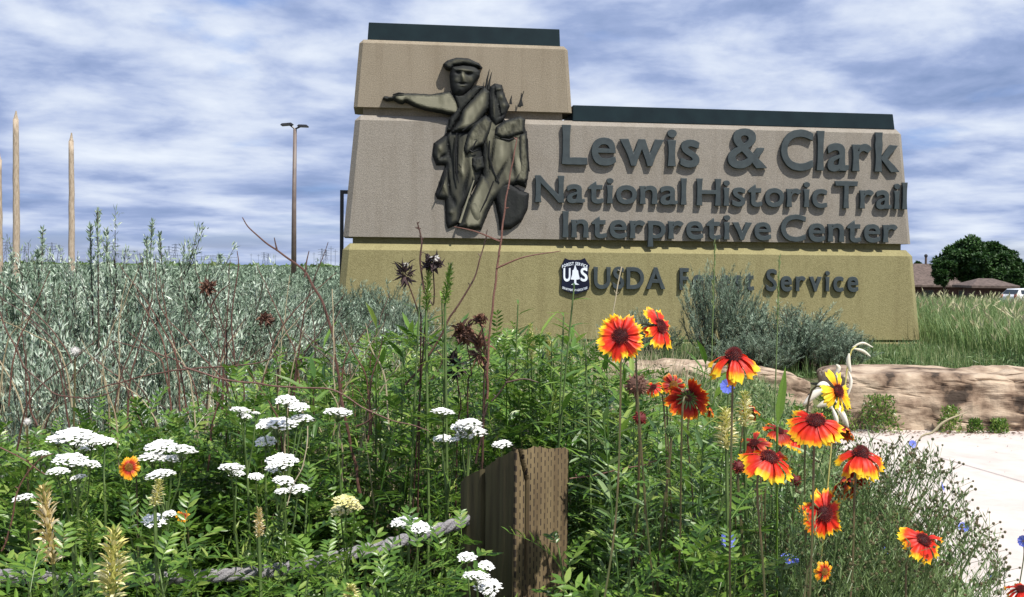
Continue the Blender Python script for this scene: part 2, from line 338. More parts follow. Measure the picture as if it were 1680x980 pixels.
# ---------------------------------------------------------------- the entrance sign
TH = math.atan(.12)
O0 = P(563, 388, 14.0)
ORG = Vector((O0.x, O0.y, .22))
sU = Vector((math.cos(TH), math.sin(TH), 0)); sN = Vector((math.sin(TH), -math.cos(TH), 0))
def S(px, py, w=0):
    d = ray(px, py); p0 = ORG + sN*w; t = (p0 - EYE).dot(sN) / d.dot(sN); q = EYE + d*t - ORG
    return (q.dot(sU), q.z)
sign = thing('entrance_sign', 'stepped tan and yellow stucco entrance sign wall with raised metal lettering', 'sign', ORG, (0, 0, TH))
def tier(name, c, w, depth, mat, bev=.035, parent=sign):
    """c: four (u,v) corners bl, br, tr, tl; front face w out from the wall line"""
    bm = bmesh.new(); f = [bm.verts.new((u, -w, v)) for u, v in c]; b = [bm.verts.new((u, depth, v)) for u, v in c]
    bm.faces.new(f); bm.faces.new(b[::-1])
    for i in range(4): j = (i+1) % 4; bm.faces.new((f[j], f[i], b[i], b[j]))
    bmesh.ops.recalc_face_normals(bm, faces=bm.faces)
    if bev:
        top = max(v for u, v in c); bot = min(v for u, v in c); mid = (top+bot)/2
        ed = [e for e in bm.edges if not all(v.co.z < mid for v in e.verts)]
        bmesh.ops.bevel(bm, geom=ed, offset=bev, segments=1, affect='EDGES')
    me = bpy.data.meshes.new(name); bm.to_mesh(me); bm.free()
    return obj(name, me, mat, parent)
def quad(*pp, w=0): return [S(x, y, w) for x, y in pp]
def lvl(q):      # make the lower and upper edges level
    (a, b, c, d) = q; zb = (a[1]+b[1])/2; zt = (c[1]+d[1])/2
    return [(a[0], zb), (b[0], zb), (c[0], zt), (d[0], zt)]
DP = .85
up = lvl(quad((580, 176), (939, 187), (932, 75), (590, 64)))
md = lvl(quad((563, 389), (1496, 400), (1480, 211), (583, 189)))
ye = lvl(quad((548, 557), (1513, 557), (1500, 405), (563, 402), w=.05))
up[0] = (up[0][0], md[2][1]+.10); up[1] = (up[1][0], md[2][1]+.10)
ye[2] = (ye[2][0], md[0][1]-.085); ye[3] = (ye[3][0], md[0][1]-.085)
tier('upper_tier', up, 0, DP-.1, M['stucco_tan'], .05)
tier('middle_tier', md, .025, DP, M['stucco_pink'], .07)
tier('base_tier', ye, .06, DP+.06, M['stucco_yellow'], .085)
g = .12
tier('recess_band', [(up[0][0]+g, md[2][1]-.01), (up[1][0]-g, md[2][1]-.01), (up[1][0]-g, up[0][1]+.01), (up[0][0]+g, up[0][1]+.01)], -.09, DP-.2, M['stucco_tan'], 0)
tier('recess_band', [(md[0][0]+g, ye[2][1]-.01), (md[1][0]-g, ye[2][1]-.01), (md[1][0]-g, md[0][1]+.01), (md[0][0]+g, md[0][1]+.01)], -.08, DP-.1, M['stucco_yellow'], 0)
tier('recess_band', [(ye[0][0]+.06, ye[0][1]-.03), (ye[1][0]-.06, ye[0][1]-.03), (ye[1][0]-.06, ye[0][1]+.01), (ye[0][0]+.06, ye[0][1]+.01)], -.02, DP, M['stucco_yellow'], 0)
tier('plinth', [(ye[0][0]-.03, ye[0][1]-.20), (ye[1][0]+.03, ye[0][1]-.20), (ye[1][0]+.0, ye[0][1]-.031), (ye[0][0], ye[0][1]-.031)], .055, DP+.05, M['stucco_yellow'], .02)
tier('plinth', [(ye[0][0]-.02, -.3), (ye[1][0]+.02, -.3), (ye[1][0]+.0, ye[0][1]-.201), (ye[0][0], ye[0][1]-.201)], .02, DP+.03, M['stucco_yellow'], 0)
c1 = lvl(quad((603, 64), (919, 71), (918, 48), (605, 37), w=-.05)); c1[0] = (c1[0][0], up[2][1]+.001); c1[1] = (c1[1][0], up[2][1]+.001)
tier('cap', c1, -.05, DP-.2, M['cap_green'], .006)
c2 = lvl(quad((939, 193), (1468, 209), (1465, 188), (940, 172), w=-.03)); c2[0] = (up[1][0]-.03, md[2][1]+.001); c2[1] = (c2[1][0], md[2][1]+.001); c2[3] = (up[1][0]-.035, c2[3][1])
c2 = [(up[1][0]+.012, c2[0][1]), c2[1], c2[2], (up[1][0]+.012, c2[3][1])]
tier('cap', c2, -.03, DP-.1, M['cap_green'], .006)
# frame standing behind the left edge of the wall
q = [S(558, 312, -.9), S(553, 470, -.9)]
fr = G().box((q[0][0], .9, -.3), (q[0][0]+.05, .96, q[0][1])).box((q[0][0]+.05, .9, q[0][1]-.05), (q[0][0]+.6, .96, q[0][1]))
tag(fr.build('sign_frame', M['lamp_dark'], None, ORG, rot=(0, 0, TH)), 'thin dark metal frame standing behind the left edge of the sign wall', 'frame')

# lettering: outlines of the built-in face, thickened and flared towards the stroke ends
_gl = {}
def glyph(ch):
    if ch in _gl: return _gl[ch]
    tcv = bpy.data.curves.new('t', 'FONT'); tcv.body = ch; tcv.size = 1; tcv.resolution_u = 5
    to = bpy.data.objects.new('t', tcv); COL.objects.link(to); bpy.context.view_layer.update()
    me = to.to_mesh(); bm = bmesh.new(); bm.from_mesh(me); bmesh.ops.remove_doubles(bm, verts=bm.verts, dist=1e-5)
    be = [e for e in bm.edges if len(e.link_faces) == 1]; loops = []; used = set()
    for e in be:
        if e in used: continue
        lp = []; f = e.link_faces[0]
        # follow with the face on the left
        l = [x for x in e.link_loops][0]; v0 = l.vert; v = l.link_loop_next.vert; lp = [v0.co.xy.copy()]; used.add(e)
        while v is not v0:
            lp.append(v.co.xy.copy())
            nx = [x for x in v.link_edges if len(x.link_faces) == 1 and x not in used]
            if not nx: break
            used.add(nx[0]); v = nx[0].other_vert(v)
        loops.append(lp)
    bm.free(); to.to_mesh_clear(); bpy.data.objects.remove(to)
    _gl[ch] = loops; return loops
CAPH = max(p.y for lp in glyph('H') for p in lp); XH = max(p.y for lp in glyph('x') for p in lp)
def letter_mesh(ch, weight, flare, depth, bev):
    out = []; top = max(p.y for lp in glyph(ch) for p in lp); bot = min(p.y for lp in glyph(ch) for p in lp)
    for lp in glyph(ch):
        rs = []
        for i, p in enumerate(lp):
            q = lp[(i+1) % len(lp)]; n = max(1, int((q-p).length/.09))
            rs += [p.lerp(q, k/n) for k in range(n)]
        m = len(rs); o = []
        for i, p in enumerate(rs):
            d = (rs[(i+1) % m] - rs[i-1]); nrm = Vector((d.y, -d.x)); nrm = nrm.normalized() if nrm.length > 1e-6 else Vector((0, 0))
            ends = [abs(p.y - y) for y in (bot, XH if top < CAPH*.98 or ch in 'ik' else top, top)]
            w = weight + flare*(math.exp(-(min(ends)/.09)**2) - .35)
            o.append(Vector((p.x + nrm.x*w, p.y + nrm.y*w*.75)))
        out.append(o)
    def fill(loops):
        cu = bpy.data.curves.new('c', 'CURVE'); cu.dimensions = '2D'; cu.fill_mode = 'BOTH'; cu.extrude = depth/2; cu.bevel_depth = bev; cu.bevel_resolution = 0
        for o in loops:
            s = cu.splines.new('POLY'); s.points.add(len(o)-1)
            for i, p in enumerate(o): s.points[i].co = (p.x, p.y, 0, 1)
            s.use_cyclic_u = True
        co = bpy.data.objects.new('c', cu); COL.objects.link(co); bpy.context.view_layer.update()
        m_ = bpy.data.meshes.new_from_object(co.evaluated_get(bpy.context.evaluated_depsgraph_get())); bpy.data.objects.remove(co); return m_
    if ch == 'k':          # stem and arms are separate, overlapping outlines
        bm = bmesh.new()
        for n_, o in enumerate(out):
            m_ = fill([o])
            for v in m_.vertices: v.co.z -= .02*depth*n_*2
            bm.from_mesh(m_)
        me = bpy.data.meshes.new('letter'); bm.to_mesh(me); bm.free()
    else: me = fill(out)
    return me, min(p.x for o in out for p in o), max(p.x for o in out for p in o)
# orientation test of the loops: outer loops must grow with positive weight
def area(lp): return sum(lp[i].x*lp[(i+1) % len(lp)].y - lp[(i+1) % len(lp)].x*lp[i].y for i in range(len(lp)))/2
_oa = glyph
def glyph(ch):
    if ch in _gl and isinstance(_gl[ch], tuple): return _gl[ch][0]
    lps = _oa(ch)
    # outer loops counter-clockwise, holes clockwise
    res = []
    for lp in lps:
        c = lp[0]; inside = 0
        for o in lps:
            if o is lp: continue
            k = False
            for i in range(len(o)):
                a, b = o[i], o[(i+1) % len(o)]
                if (a.y > c.y) != (b.y > c.y) and c.x < (b.x-a.x)*(c.y-a.y)/(b.y-a.y)+a.x: k = not k
            inside += k
        want = 1 if inside % 2 == 0 else -1
        res.append(lp if area(lp)*want > 0 else lp[::-1])
    _gl[ch] = (res,); return res
def word(txt, x0, x1, yb0, yb1, cap, w_face, thick, weight, flare=.014, gap=.075, mat='letter', parent=sign, name='letter', scx=None):
    """px extents of the word, baseline at both ends, cap height in px"""
    u0, z0 = S(x0, yb0, w_face); u1, z1 = S(x1, yb1, w_face); zb = (z0+z1)/2
    hh = S(x0, yb0-cap, w_face)[1] - z0; sc = hh / (CAPH + weight*1.5)
    gl = [letter_mesh(c, weight, flare, thick/sc, .004/sc) for c in txt]
    gaps = gap*(len(txt)-1); tot = sum(b-a for _, a, b in gl) + gaps; sx = (u1-u0)/(tot)
    x = 0
    for c, (me, a, b) in zip(txt, gl):
        for v in me.vertices:
            X, Y_, Z_ = v.co; v.co = ((X - a)*sx, -Z_*sc, (Y_ + weight*.75)*sc)
        me.flip_normals() if False else None
        o = obj(name, me, M[mat], parent, (u0 + x*sx, -(w_face - thick/2), z0 + (z1-z0)*0 + (zb - z0)))
        x += b - a + gap
WF = .025 + .055
word('Lewis', 922, 1147, 269, 273, 63, WF, .04, .018, .024)
word('&', 1194, 1258, 275, 275, 64, WF, .04, .018, .024)
word('Clark', 1281, 1475, 278, 282, 64, WF, .04, .018, .024)
word('National', 878, 1126, 331, 336, 43, WF, .036, .015, .022)
word('Historic', 1143, 1357, 337, 340, 43, WF, .036, .015, .022)
word('Trail', 1370, 1488, 341, 343, 43, WF, .036, .015, .022)
word('Interpretive', 923, 1265, 389, 394, 42, WF, .036, .015, .022)
word('Center', 1281, 1472, 395, 398, 42, WF, .036, .015, .022)
word('USDA', 974, 1091, 473, 475, 35, .06+.045, .03, .02, .016, .1)
word('Forest', 1115, 1237, 475, 477, 35, .06+.045, .03, .02, .016, .2)
word('Service', 1257, 1408, 477, 479, 35, .06+.045, .03, .02, .016, .16)

# shield badge
WB = .105
def bc(x, y): return S(880 + x*160/1568, 400 + y*100/980, WB)
out_ = [(460, 232), (520, 258), (620, 262), (720, 258), (780, 232), (812, 290), (858, 350), (838, 420), (836, 520), (850, 600), (858, 680), (838, 745), (740, 775), (630, 815), (520, 778), (430, 745), (405, 690), (412, 600), (420, 520), (415, 430), (398, 350), (440, 290)]
sh = G().poly([bc(*p) for p in out_], -WB, -WB+.03).build('shield', M['badge'], sign)
def bword(txt, cx, cy, h, wid, parent, arc=0):
    cu, cz = bc(cx, cy); sc = (bc(cx, cy-h)[1]-cz)/CAPH; W_ = bc(cx+wid/2, cy)[0] - bc(cx-wid/2, cy)[0]
    gl = [letter_mesh(c, .03, .0, .004/sc, 0) if c != ' ' else (None, 0, .3) for c in txt]; tot = sum(b-a for _, a, b in gl)+.1*(len(txt)-1); sx = W_/tot; x = 0
    g = G()
    for c, (me, a, b) in zip(txt, gl):
        xc = (x+(b-a)/2)/tot*2-1
        if me:
            me.calc_loop_triangles(); V = np.array([v.co[:] for v in me.vertices]); T = np.array([t.vertices[:] for t in me.loop_triangles])
            Vn = np.stack([(V[:, 0]-a+x)*sx - W_/2 + cu, -V[:, 2]*sc - WB - .003, V[:, 1]*sc + cz - arc*xc*xc], 1); g.add(Vn, T)
        x += b-a+.1
    return g.build('badge_lettering', M['badge_white'], sh)
bword('FOREST SERVICE', 618, 345, 48, 410, sh, .045)
bword('DEPARTMENT OF AGRICULTURE', 618, 765, 34, 400, sh, -.035)
bword('U', 490, 600, 205, 115, sh); bword('S', 765, 600, 205, 115, sh)
tr = [(622, 335), (650, 420), (668, 430), (680, 500), (700, 570), (640, 580), (640, 630), (690, 660), (555, 660), (608, 630), (608, 580), (550, 575), (575, 500), (580, 430), (600, 415)]
G().poly([bc(*p) for p in tr], -WB-.005, -WB-.001).build('tree_emblem', M['badge_white'], sh)
fl = out_ + [out_[0]]

# bronze relief: two figures
def rp(x, y, w=.05): return S(600 + x/3.16, 80 + y/3.16, w)
def relief(name, pts, base, depth, edge=.05, rough=.0, tone=1.0, cell=.022, parent=None, rs=14, dark=0., feats=()):
    poly = [Vector(rp(*p)) for p in pts]; n = len(poly)
    dense = []
    for i in range(n):
        a, b = poly[i], poly[(i+1) % n]; k = max(1, int((b-a).length/.03))
        for j in range(k):
            q = a.lerp(b, j/k); jt = .006*noise.noise(Vector((q.x*25, q.y*25, 3))); dense.append(q + Vector((jt, jt)))
    m = len(dense); xs = [p.x for p in dense]; ys = [p.y for p in dense]
    A = np.array(dense); B = np.roll(A, -1, 0)
    def dist(q):
        ab = B-A; t = np.clip(((q-A)*ab).sum(1)/np.maximum((ab**2).sum(1), 1e-12), 0, 1); return np.sqrt((((A+ab*t[:, None])-q)**2).sum(1)).min()
    def inside(q):
        c = (A[:, 1] > q[1]) != (B[:, 1] > q[1]); xx = (B[:, 0]-A[:, 0])*(q[1]-A[:, 1])/np.where(B[:, 1]-A[:, 1] == 0, 1e-9, B[:, 1]-A[:, 1])+A[:, 0]
        return (c & (q[0] < xx)).sum() % 2 == 1
    ip = []
    for x in np.arange(min(xs), max(xs), cell):
        for y in np.arange(min(ys), max(ys), cell):
            q = np.array((x + random.uniform(-.3, .3)*cell, y + random.uniform(-.3, .3)*cell))
            if inside(q) and dist(q) > cell*.5: ip.append(Vector(q))
    r = geometry.delaunay_2d_cdt(dense + ip, [(i, (i+1) % m) for i in range(m)], [], 1, 1e-6)
    V2, T = r[0], [f for f in r[2]]
    V = []; ti = []
    for p in V2:
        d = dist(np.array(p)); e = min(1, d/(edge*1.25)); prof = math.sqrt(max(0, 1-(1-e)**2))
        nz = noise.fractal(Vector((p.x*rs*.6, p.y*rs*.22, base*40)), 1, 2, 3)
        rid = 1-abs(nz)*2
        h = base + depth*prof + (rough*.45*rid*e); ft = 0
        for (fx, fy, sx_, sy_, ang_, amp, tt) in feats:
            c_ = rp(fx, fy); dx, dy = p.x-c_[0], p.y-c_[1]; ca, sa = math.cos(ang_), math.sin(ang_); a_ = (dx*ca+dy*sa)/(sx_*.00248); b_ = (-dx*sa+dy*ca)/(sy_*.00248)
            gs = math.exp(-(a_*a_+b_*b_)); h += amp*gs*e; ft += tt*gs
        V.append((p.x, -h, p.y)); ti.append(max(0, min(1, ft + (e**1.3)*tone*(.85+.35*nz) - dark - max(0, rough*6*(.5-abs(rid-.5))))))  # rubbed patina plus painted shading: pale raised centres, dark edges and folds
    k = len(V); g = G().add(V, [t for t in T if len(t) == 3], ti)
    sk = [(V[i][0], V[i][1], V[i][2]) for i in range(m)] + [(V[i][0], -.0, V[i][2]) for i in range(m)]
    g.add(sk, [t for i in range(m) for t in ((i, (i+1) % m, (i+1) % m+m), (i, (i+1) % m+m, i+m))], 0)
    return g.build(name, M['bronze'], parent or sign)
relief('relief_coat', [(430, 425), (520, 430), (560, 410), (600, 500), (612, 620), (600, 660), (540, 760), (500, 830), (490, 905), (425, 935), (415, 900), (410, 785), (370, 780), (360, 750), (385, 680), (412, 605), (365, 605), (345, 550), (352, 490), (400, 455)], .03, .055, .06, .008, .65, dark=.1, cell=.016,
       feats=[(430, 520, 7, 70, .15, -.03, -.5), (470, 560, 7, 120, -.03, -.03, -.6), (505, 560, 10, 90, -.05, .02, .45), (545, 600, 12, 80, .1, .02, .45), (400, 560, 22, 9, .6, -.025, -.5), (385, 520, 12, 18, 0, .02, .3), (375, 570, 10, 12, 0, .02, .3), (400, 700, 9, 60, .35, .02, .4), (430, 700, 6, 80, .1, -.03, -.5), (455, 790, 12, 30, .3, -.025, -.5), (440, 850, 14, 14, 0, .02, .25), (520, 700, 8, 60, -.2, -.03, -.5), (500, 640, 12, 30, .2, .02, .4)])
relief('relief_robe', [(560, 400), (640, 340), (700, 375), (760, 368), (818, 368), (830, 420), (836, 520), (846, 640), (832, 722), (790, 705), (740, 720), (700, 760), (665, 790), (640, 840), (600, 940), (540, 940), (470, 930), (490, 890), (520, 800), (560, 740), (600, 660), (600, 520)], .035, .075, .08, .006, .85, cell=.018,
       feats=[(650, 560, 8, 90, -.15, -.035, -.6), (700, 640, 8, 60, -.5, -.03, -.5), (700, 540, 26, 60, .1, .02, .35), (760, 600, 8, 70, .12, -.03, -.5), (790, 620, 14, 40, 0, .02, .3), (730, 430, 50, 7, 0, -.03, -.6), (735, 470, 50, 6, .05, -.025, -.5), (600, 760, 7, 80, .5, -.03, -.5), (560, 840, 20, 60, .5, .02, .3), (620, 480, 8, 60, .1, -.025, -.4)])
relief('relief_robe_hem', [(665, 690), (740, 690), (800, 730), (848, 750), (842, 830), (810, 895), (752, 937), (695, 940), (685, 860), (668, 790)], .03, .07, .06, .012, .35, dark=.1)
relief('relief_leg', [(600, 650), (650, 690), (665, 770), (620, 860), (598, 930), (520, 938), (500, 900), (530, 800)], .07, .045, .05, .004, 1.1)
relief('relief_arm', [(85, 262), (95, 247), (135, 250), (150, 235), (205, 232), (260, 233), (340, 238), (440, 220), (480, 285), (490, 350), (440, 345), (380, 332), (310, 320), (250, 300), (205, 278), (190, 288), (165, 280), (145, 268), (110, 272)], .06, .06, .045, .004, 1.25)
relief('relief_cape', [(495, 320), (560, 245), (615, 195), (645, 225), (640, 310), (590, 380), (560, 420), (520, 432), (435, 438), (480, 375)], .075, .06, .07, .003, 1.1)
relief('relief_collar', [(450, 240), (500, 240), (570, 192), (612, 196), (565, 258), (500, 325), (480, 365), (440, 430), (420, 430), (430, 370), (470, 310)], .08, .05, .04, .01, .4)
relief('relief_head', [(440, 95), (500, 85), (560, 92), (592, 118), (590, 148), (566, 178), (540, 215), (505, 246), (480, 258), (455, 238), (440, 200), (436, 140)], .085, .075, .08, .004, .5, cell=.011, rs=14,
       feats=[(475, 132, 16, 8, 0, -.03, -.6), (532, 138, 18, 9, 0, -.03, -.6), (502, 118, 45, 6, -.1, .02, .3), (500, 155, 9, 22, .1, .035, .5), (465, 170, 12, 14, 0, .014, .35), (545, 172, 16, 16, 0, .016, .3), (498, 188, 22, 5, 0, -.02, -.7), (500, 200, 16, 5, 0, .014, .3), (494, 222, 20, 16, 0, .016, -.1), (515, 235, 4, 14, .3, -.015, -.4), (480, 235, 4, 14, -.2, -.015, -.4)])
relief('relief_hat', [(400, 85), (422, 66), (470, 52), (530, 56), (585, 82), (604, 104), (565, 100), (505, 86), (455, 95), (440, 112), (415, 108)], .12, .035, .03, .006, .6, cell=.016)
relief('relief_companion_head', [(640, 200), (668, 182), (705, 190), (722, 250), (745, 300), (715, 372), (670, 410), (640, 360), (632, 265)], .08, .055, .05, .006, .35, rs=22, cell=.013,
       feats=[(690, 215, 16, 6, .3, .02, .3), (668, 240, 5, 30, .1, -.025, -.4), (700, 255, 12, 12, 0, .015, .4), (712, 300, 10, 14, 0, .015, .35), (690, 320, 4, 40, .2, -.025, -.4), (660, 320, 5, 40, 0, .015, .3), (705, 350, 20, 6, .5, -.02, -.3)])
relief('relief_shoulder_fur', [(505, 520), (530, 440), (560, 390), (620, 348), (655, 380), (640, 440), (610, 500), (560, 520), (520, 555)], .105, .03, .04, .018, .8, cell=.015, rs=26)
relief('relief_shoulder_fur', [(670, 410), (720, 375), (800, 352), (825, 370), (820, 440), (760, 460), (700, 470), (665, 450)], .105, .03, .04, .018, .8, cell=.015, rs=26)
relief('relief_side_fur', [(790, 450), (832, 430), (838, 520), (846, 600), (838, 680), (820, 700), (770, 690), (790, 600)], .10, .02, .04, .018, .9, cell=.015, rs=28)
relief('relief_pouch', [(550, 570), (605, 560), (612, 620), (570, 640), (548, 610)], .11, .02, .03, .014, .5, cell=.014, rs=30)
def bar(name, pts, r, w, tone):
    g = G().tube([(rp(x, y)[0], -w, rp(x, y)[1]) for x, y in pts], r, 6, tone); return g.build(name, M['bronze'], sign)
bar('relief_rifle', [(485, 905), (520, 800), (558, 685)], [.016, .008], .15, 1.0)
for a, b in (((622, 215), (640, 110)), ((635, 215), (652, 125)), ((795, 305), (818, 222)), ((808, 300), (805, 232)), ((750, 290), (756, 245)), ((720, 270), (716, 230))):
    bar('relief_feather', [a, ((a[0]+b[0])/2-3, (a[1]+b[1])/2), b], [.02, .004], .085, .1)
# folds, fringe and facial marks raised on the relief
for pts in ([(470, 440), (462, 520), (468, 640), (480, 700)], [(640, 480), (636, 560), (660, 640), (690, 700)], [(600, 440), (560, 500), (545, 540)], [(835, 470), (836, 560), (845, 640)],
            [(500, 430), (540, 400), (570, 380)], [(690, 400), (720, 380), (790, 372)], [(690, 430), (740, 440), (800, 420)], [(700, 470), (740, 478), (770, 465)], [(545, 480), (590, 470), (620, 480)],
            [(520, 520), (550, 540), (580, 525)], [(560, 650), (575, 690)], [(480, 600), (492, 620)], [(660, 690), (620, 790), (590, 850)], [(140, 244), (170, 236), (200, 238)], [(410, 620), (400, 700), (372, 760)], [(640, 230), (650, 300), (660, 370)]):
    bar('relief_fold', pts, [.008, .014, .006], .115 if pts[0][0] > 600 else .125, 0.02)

# ---------------------------------------------------------------- boulders
def boulder(name, label, x0, x1, y0, y1, z1, seed, z0=-.1, taper=0, group='sandstone blocks edging the path'):
    bm = bmesh.new(); bmesh.ops.create_cube(bm, size=2); bmesh.ops.subdivide_edges(bm, edges=bm.edges, cuts=46, use_grid_fill=True)
    cx, cy, cz = (x0+x1)/2, (y0+y1)/2, (z0+z1)/2
    for v in bm.verts:
        c = v.co; r = Vector((abs(c.x)**16 + abs(c.y)**16 + abs(c.z)**16, 0, 0)).x ** (1/16)
        p = Vector((c.x/r*(x1-x0)/2, c.y/r*(y1-y0)/2, c.z/r*(z1-z0)/2))
        if p.z > 0: p.z *= 1 - taper * max(0, (p.x/((x1-x0)/2)))**1.5
        q = p + Vector((seed*7, seed*3, 0))
        d = noise.fractal(q*1.6, 1, 2, 3)*(.045 if p.z < .12 else .022) + noise.fractal(q*6, 1, 2, 4)*.032 - .045*abs(noise.noise(Vector((q.x*1.4, q.y*2, q.z*3.5)))) + noise.noise(Vector((q.x*9, q.y*9, q.z*16)))*.014 + abs(noise.noise(Vector((q.x*2.2, q.y*2, q.z*11))))*-.022
        vd = noise.voronoi(Vector((q.x*2.2, q.y*2.5, q.z*4.2)) + noise.noise_vector(q*5)*.35)[0]; d -= .05*math.exp(-(vd[1]-vd[0])/.05); d += .10*(vd[0]-.35)
        if p.y < 0: d -= .035*sm(.55, .25, (p.z+.3)) if False else .03*sm(.02, -.10, p.z-.10+.05*noise.noise(Vector((q.x*2, 0, 0))))*-1
        n = p.normalized(); n = Vector((n.x*.5, n.y, n.z*.8)); v.co = p + n*d
    me = bpy.data.meshes.new(name); bm.to_mesh(me); bm.free()
    o = obj(name, me, M['sandstone'], None, (cx, cy, cz)); return tag(o, label, 'boulder', group)
boulder('sandstone_block', 'long rough sandstone block at the right behind the path', 2.72, 5.9, 8.86, 9.65, .47, 2)
boulder('sandstone_block', 'pale pinkish sandstone block with a sloping end, below the sign behind the red flowers', .55, 2.52, 8.95, 9.8, .50, 5, taper=.35)
boulder('sandstone_block', 'sandstone block mostly hidden behind green plants, leftmost of the row', -1.3, .50, 9.0, 9.7, .42, 8)

def debris():
    rng = np.random.default_rng(8); n = 900; x = rng.uniform(1.4, 6, n); y = 8.75 - np.abs(rng.normal(0, .12, n)); m = 140; x2 = rng.uniform(1.6, 6, m); y2 = rng.uniform(4, 8.6, m)
    p = np.stack([np.concatenate([x, x2]), np.concatenate([y, y2]), np.full(n+m, .004)], 1); k = n+m; d = rng.normal(size=(k, 3))*(1, 1, .12); d[:, 2] = abs(d[:, 2])
    tag(G().leaves(p, d, np.tile((0, 0, 1.), (k, 1))+rng.normal(size=(k, 3))*.5, rng.uniform(.01, .05, k), rng.uniform(.003, .012, k), rng.uniform(0, 1, k), .3).build('plant_litter', M['dead']), 'dry plant litter scattered on the path and along the foot of the stone blocks', 'litter', kind='stuff')
debris()
# ---------------------------------------------------------------- poles, lamp, pylons
for px, yt, w, yb, lab in ((26, 196, 11, 440, 'tallest peeled log pole, standing in the sagebrush at far left'), (117, 232, 10, 455, 'shorter peeled log pole to the right of the tallest one'), (-2, 262, 11, 440, 'peeled log pole cut by the left edge of the picture')):
    Y = 36; t = P(px, yt, Y); b = P(px+1, yb, Y); zb = H(b.x, Y) - .1; r = w/2*Y/F
    pole = thing('log_pole', lab, 'pole', (b.x, Y, zb), None, 'peeled log poles at the left')
    hh = t.z - zb; pts = [(random.uniform(-.01, .01) + (t.x-b.x)*k/12, 0, hh*k/12) for k in range(13)]
    G().tube(pts, [r*1.1, r*.8], 12).build('trunk', M['pole_wood'], pole, smooth=True)
    G().tube([(t.x-b.x, 0, hh), (t.x-b.x, 0, hh+.1), (t.x-b.x+.01, 0, hh+.28)], [r*.8, r*.5, .02], 8).build('tip', M['pole_wood'], pole)
Y = 54; t = P(484, 212, Y); lb = P(482, 440, Y); lamp = thing('street_lamp', 'tall twin-headed street lamp on a brown pole beyond the sagebrush', 'street lamp', (lb.x, Y, .25))
hh = t.z - .25
G().tube([(0, 0, 0), (0, 0, hh*.5), (t.x-lb.x, 0, hh)], [.14, .09], 12).build('pole', M['lamp_metal'], lamp, smooth=True)
G().tube([(0, 0, 0), (0, 0, .5)], [.22, .2], 12).build('base', M['lamp_metal'], lamp)
G().tube([(t.x-lb.x-.25, 0, hh+.2), (t.x-lb.x, 0, hh+.0), (t.x-lb.x+.25, 0, hh+.12)], .05, 6).build('bracket', M['lamp_dark'], lamp)
for s, w in ((-1, .62), (1, .55)):
    hx = t.x-lb.x + s*.40; hz = hh + (.20 if s < 0 else .13)
    g_ = G(); m_ = [(-w/2, 0), (-w/2+.08, .09), (w/2-.08, .11), (w/2, .02), (w/2-.05, -.03), (-w/2+.05, -.05)]
    g_.poly([(hx+a, hz+b*.8 + (-s*a*.06) + (.10*(1-(a/w)**2*4)*0)) for a, b in m_], -.17, .17); g_.build('lamp_head', M['lamp_dark'], lamp)

def lattice(h, w, arms=3, th=.22):
    g = G(); lv = 6
    for sx in (-1, 1):
        for sy in (-1, 1):
            g.tube([(sx*w, sy*w, 0), (sx*w*.25, sy*w*.25, h*.7), (sx*w*.15, sy*w*.15, h)], th, 4)
    for i in range(lv):
        a = i/lv; b = (i+1)/lv; wa = w*(1-a*.8); wb = w*(1-b*.8)
        g.tube([(-wa, -wa, a*h), (wb, -wb, b*h)], th*.6, 3); g.tube([(wa, -wa, a*h), (-wb, -wb, b*h)], th*.6, 3)
    return g
def pylon_parts(kind, h):
    if kind == 'tower':
        a = lattice(h, h*.12); c = G()
        for z in (.66, .8, .94): c.tube([(-h*.22, 0, z*h), (0, 0, z*h+h*.03), (h*.22, 0, z*h)], .25, 4)
    elif kind == 'pole':
        a = G().tube([(0, 0, 0), (0, 0, h)], .28, 5); c = G().tube([(-h*.13, 0, h*.88), (h*.13, 0, h*.88)], .22, 4)
    else:
        a = G(); c = G()
        for x in (-1, -.33, .33, 1): a.tube([(x*h*1.1, 0, 0), (x*h*1.1, 0, h)], .32, 4)
        c.tube([(-h*1.1, 0, h*.92), (h*1.1, 0, h*.92)], .45, 4); c.tube([(-h*1.1, 0, h*.6), (h*1.1, 0, h*.6)], .3, 4)
        for k in range(8): x = (-1+k*.25)*h*1.1; c.tube([(x, 0, h*.92), (x+.14*h, 0, h*.6)], .22, 3)
    return a, c
lib = {}
def utility(kind, px, top, Y=1300, n=0):
    b = P(px, 436, Y); t = P(px, top, Y); h = t.z - .3
    nm = {'tower': 'transmission_tower', 'pole': 'utility_pole', 'gantry': 'substation_gantry'}[kind]
    lb = {'tower': 'tiny lattice transmission tower far off on the left horizon', 'pole': 'tiny power pole with a crossarm far off on the horizon', 'gantry': 'low grey substation gantry far off on the left horizon'}[kind]
    th = thing(nm, lb, {'tower': 'tower', 'pole': 'pole', 'gantry': 'gantry'}[kind], (b.x, Y, .3), (0, 0, random.uniform(-.5, .5) if kind != 'gantry' else 0), {'tower': 'distant transmission towers', 'pole': 'distant power poles', 'gantry': 'distant substation gantries'}[kind], h/20)
    if kind not in lib: a, c = pylon_parts(kind, 20); lib[kind] = (a.mesh('mast'), c.mesh('crossarm'))
    obj('mast', lib[kind][0], M['pylon'], th); obj('crossarm', lib[kind][1], M['pylon'], th)
for px, tp in ((11, 396), (41, 404), (85, 398), (97, 402), (187, 398), (277, 404), (288, 400), (433, 414), (440, 416), (528, 408), (535, 410)): utility('tower', px, tp)
for px, tp in ((5, 412), (18, 408), (34, 411), (55, 410), (66, 406), (78, 410), (103, 408), (148, 404), (160, 410), (171, 412), (262, 410), (270, 413), (318, 412), (330, 414), (412, 416), (424, 417), (452, 418), (515, 414), (543, 404), (550, 409)): utility('pole', px, tp)
